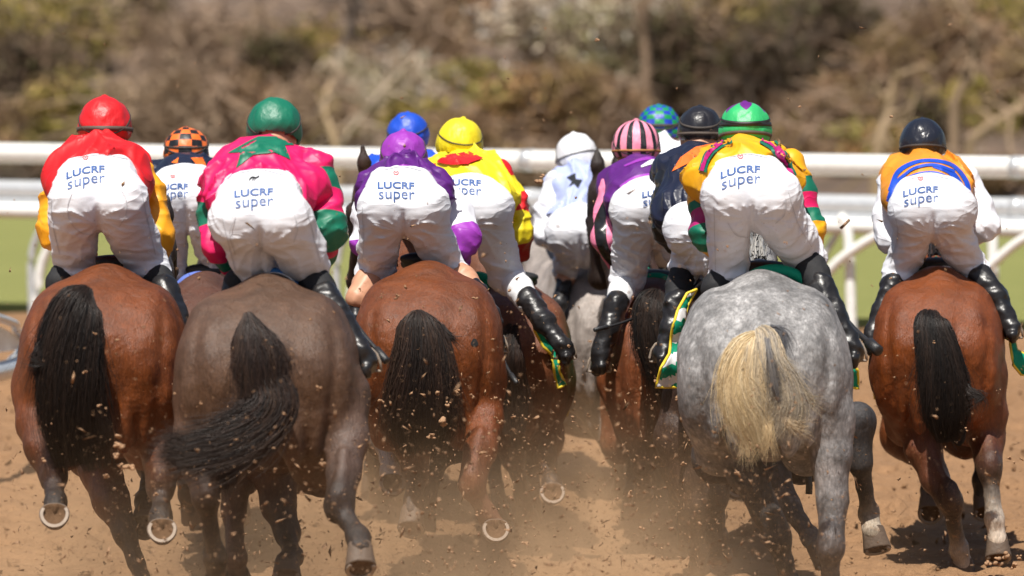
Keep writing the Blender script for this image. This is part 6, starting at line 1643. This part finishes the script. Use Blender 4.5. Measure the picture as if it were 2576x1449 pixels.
# fine flying grit, past counting
r = np.random.default_rng(5)
N = 42000
xs = r.uniform(-60, 2640, N); dep = r.uniform(21.5, 30, N)
hgt = r.random(N)
ys = 1500 - 560 * r.beta(1.0, 1.7, N) * r.choice([1.0, 1.0, 1.0, 1.35, 1.8], N)
wgt = np.exp(-((xs - 1150) / 620)**2) + 0.8 * np.exp(-((xs - 1780) / 230)**2) + 0.45 * np.exp(-((xs - 250) / 250)**2) + 0.10
keep = r.random(N) < wgt * 1.0; xs, ys, dep = xs[keep], ys[keep], dep[keep]
n2 = 500; xs = np.concatenate([xs, r.uniform(0, 2575, n2)]); ys = np.concatenate([ys, r.uniform(60, 1449, n2)]); dep = np.concatenate([dep, r.uniform(22, 29, n2)])
C = np.array([tuple(P(a, b, c)) for a, b, c in zip(xs, ys, dep)])
n = len(C); sz = 0.0009 + 0.0060 * r.random(n)**6
dirs = np.stack([r.normal(size=(n, 3)) for _ in range(4)], 1); dirs /= np.linalg.norm(dirs, axis=2)[..., None]
el = r.normal(size=(n, 3)); el /= np.linalg.norm(el, axis=1)[:, None]; al = (dirs * el[:, None, :]).sum(-1, keepdims=True)
dirs = dirs * 0.8 + el[:, None, :] * al * (r.random((n, 1, 1))**2 * 3.0)
V = (C[:, None, :] + dirs * (sz * 1.6)[:, None, None]).reshape(-1, 3); b = np.arange(n)[:, None] * 4
Fq = np.concatenate([b + np.array([[0, 1, 2]]), b + np.array([[0, 2, 3]]), b + np.array([[0, 3, 1]]), b + np.array([[1, 3, 2]])])
o = mk('flying_grit', V, Fq, M['clod'], None, smooth=False); tag(o, 'fine brown grit thrown up in the air behind the galloping horses', 'grit', None, 'stuff')
# loose crumbs lying on the track
n = 5000; x = r.uniform(-3.2, 3.2, n); y = r.uniform(22, 42, n)
C = np.stack([x, y, ground_z(x, y) + 0.012], 1); sz = 0.006 + 0.03 * r.random(n)**5
dirs = np.stack([r.normal(size=(n, 3)) for _ in range(4)], 1); dirs /= np.linalg.norm(dirs, axis=2)[..., None]
V = (C[:, None, :] + dirs * sz[:, None, None]).reshape(-1, 3); b = np.arange(n)[:, None] * 4
Fq = np.concatenate([b + np.array([[0, 1, 2]]), b + np.array([[0, 2, 3]]), b + np.array([[0, 3, 1]]), b + np.array([[1, 3, 2]])])
o = mk('loose_dirt', V, Fq, bpy.data.materials['track_dirt'], None, smooth=False); tag(o, 'loose crumbs of earth lying on the dirt track', 'dirt', None, 'stuff')

# ------------------------------------------------------------------ dust hanging low over the track
m, nt, bs = new_mat('dust')
nt.nodes.remove(bs)
out = [n for n in nt.nodes if n.type == 'OUTPUT_MATERIAL'][0]
pv = node(nt, 'ShaderNodeVolumePrincipled'); pv.inputs['Color'].default_value = (0.90, 0.58, 0.34, 1); pv.inputs['Anisotropy'].default_value = -0.2
tc = node(nt, 'ShaderNodeTexCoord'); se = node(nt, 'ShaderNodeSeparateXYZ'); nt.links.new(tc.outputs['Object'], se.inputs[0])
def mth(op, a, b=None, clamp=False):
    q = node(nt, 'ShaderNodeMath', operation=op); q.use_clamp = clamp
    for i, v in enumerate((a, b)):
        if v is None: continue
        if isinstance(v, (int, float)): q.inputs[i].default_value = v
        else: nt.links.new(v, q.inputs[i])
    return q.outputs[0]
def bell(src, c, w): 
    u = mth('DIVIDE', mth('SUBTRACT', src, c), w); return mth('POWER', 2.718, mth('MULTIPLY', mth('MULTIPLY', u, u), -1.0))
X_, Y_, Z_ = se.outputs
lat = mth('ADD', mth('ADD', bell(X_, -0.05, 0.80), mth('MULTIPLY', bell(X_, 0.75, 0.5), 0.35)), mth('MULTIPLY', bell(X_, -1.5, 0.9), 0.6))
ver = mth('MULTIPLY', mth('SUBTRACT', 1.0, mth('DIVIDE', Z_, 1.15), True), mth('SUBTRACT', 1.0, mth('DIVIDE', Z_, 1.15), True))
nz = noise(nt, 2.6, 5, 0.62, None, 0.8); nr = node(nt, 'ShaderNodeMapRange'); nr.inputs[1].default_value = 0.40; nr.inputs[2].default_value = 0.64; nt.links.new(nz, nr.inputs[0])
den = mth('MULTIPLY', mth('MULTIPLY', mth('MULTIPLY', lat, ver), nr.outputs[0]), DUST)
nt.links.new(den, pv.inputs['Density']); nt.links.new(pv.outputs[0], out.inputs['Volume'])
bm = bmesh.new(); bmesh.ops.create_cube(bm, size=1.0)
V = [(v.co.x * 6.4, v.co.y * 9.0 + 27.5, v.co.z * 1.5 + 0.65) for v in bm.verts]; Fq = [tuple(v.index for v in f.verts) for f in bm.faces]; bm.free()
o = mk('dust_cloud', V, Fq, m, None, smooth=False); tag(o, 'thin sandy dust hanging low around the hooves', 'dust', None, 'stuff')
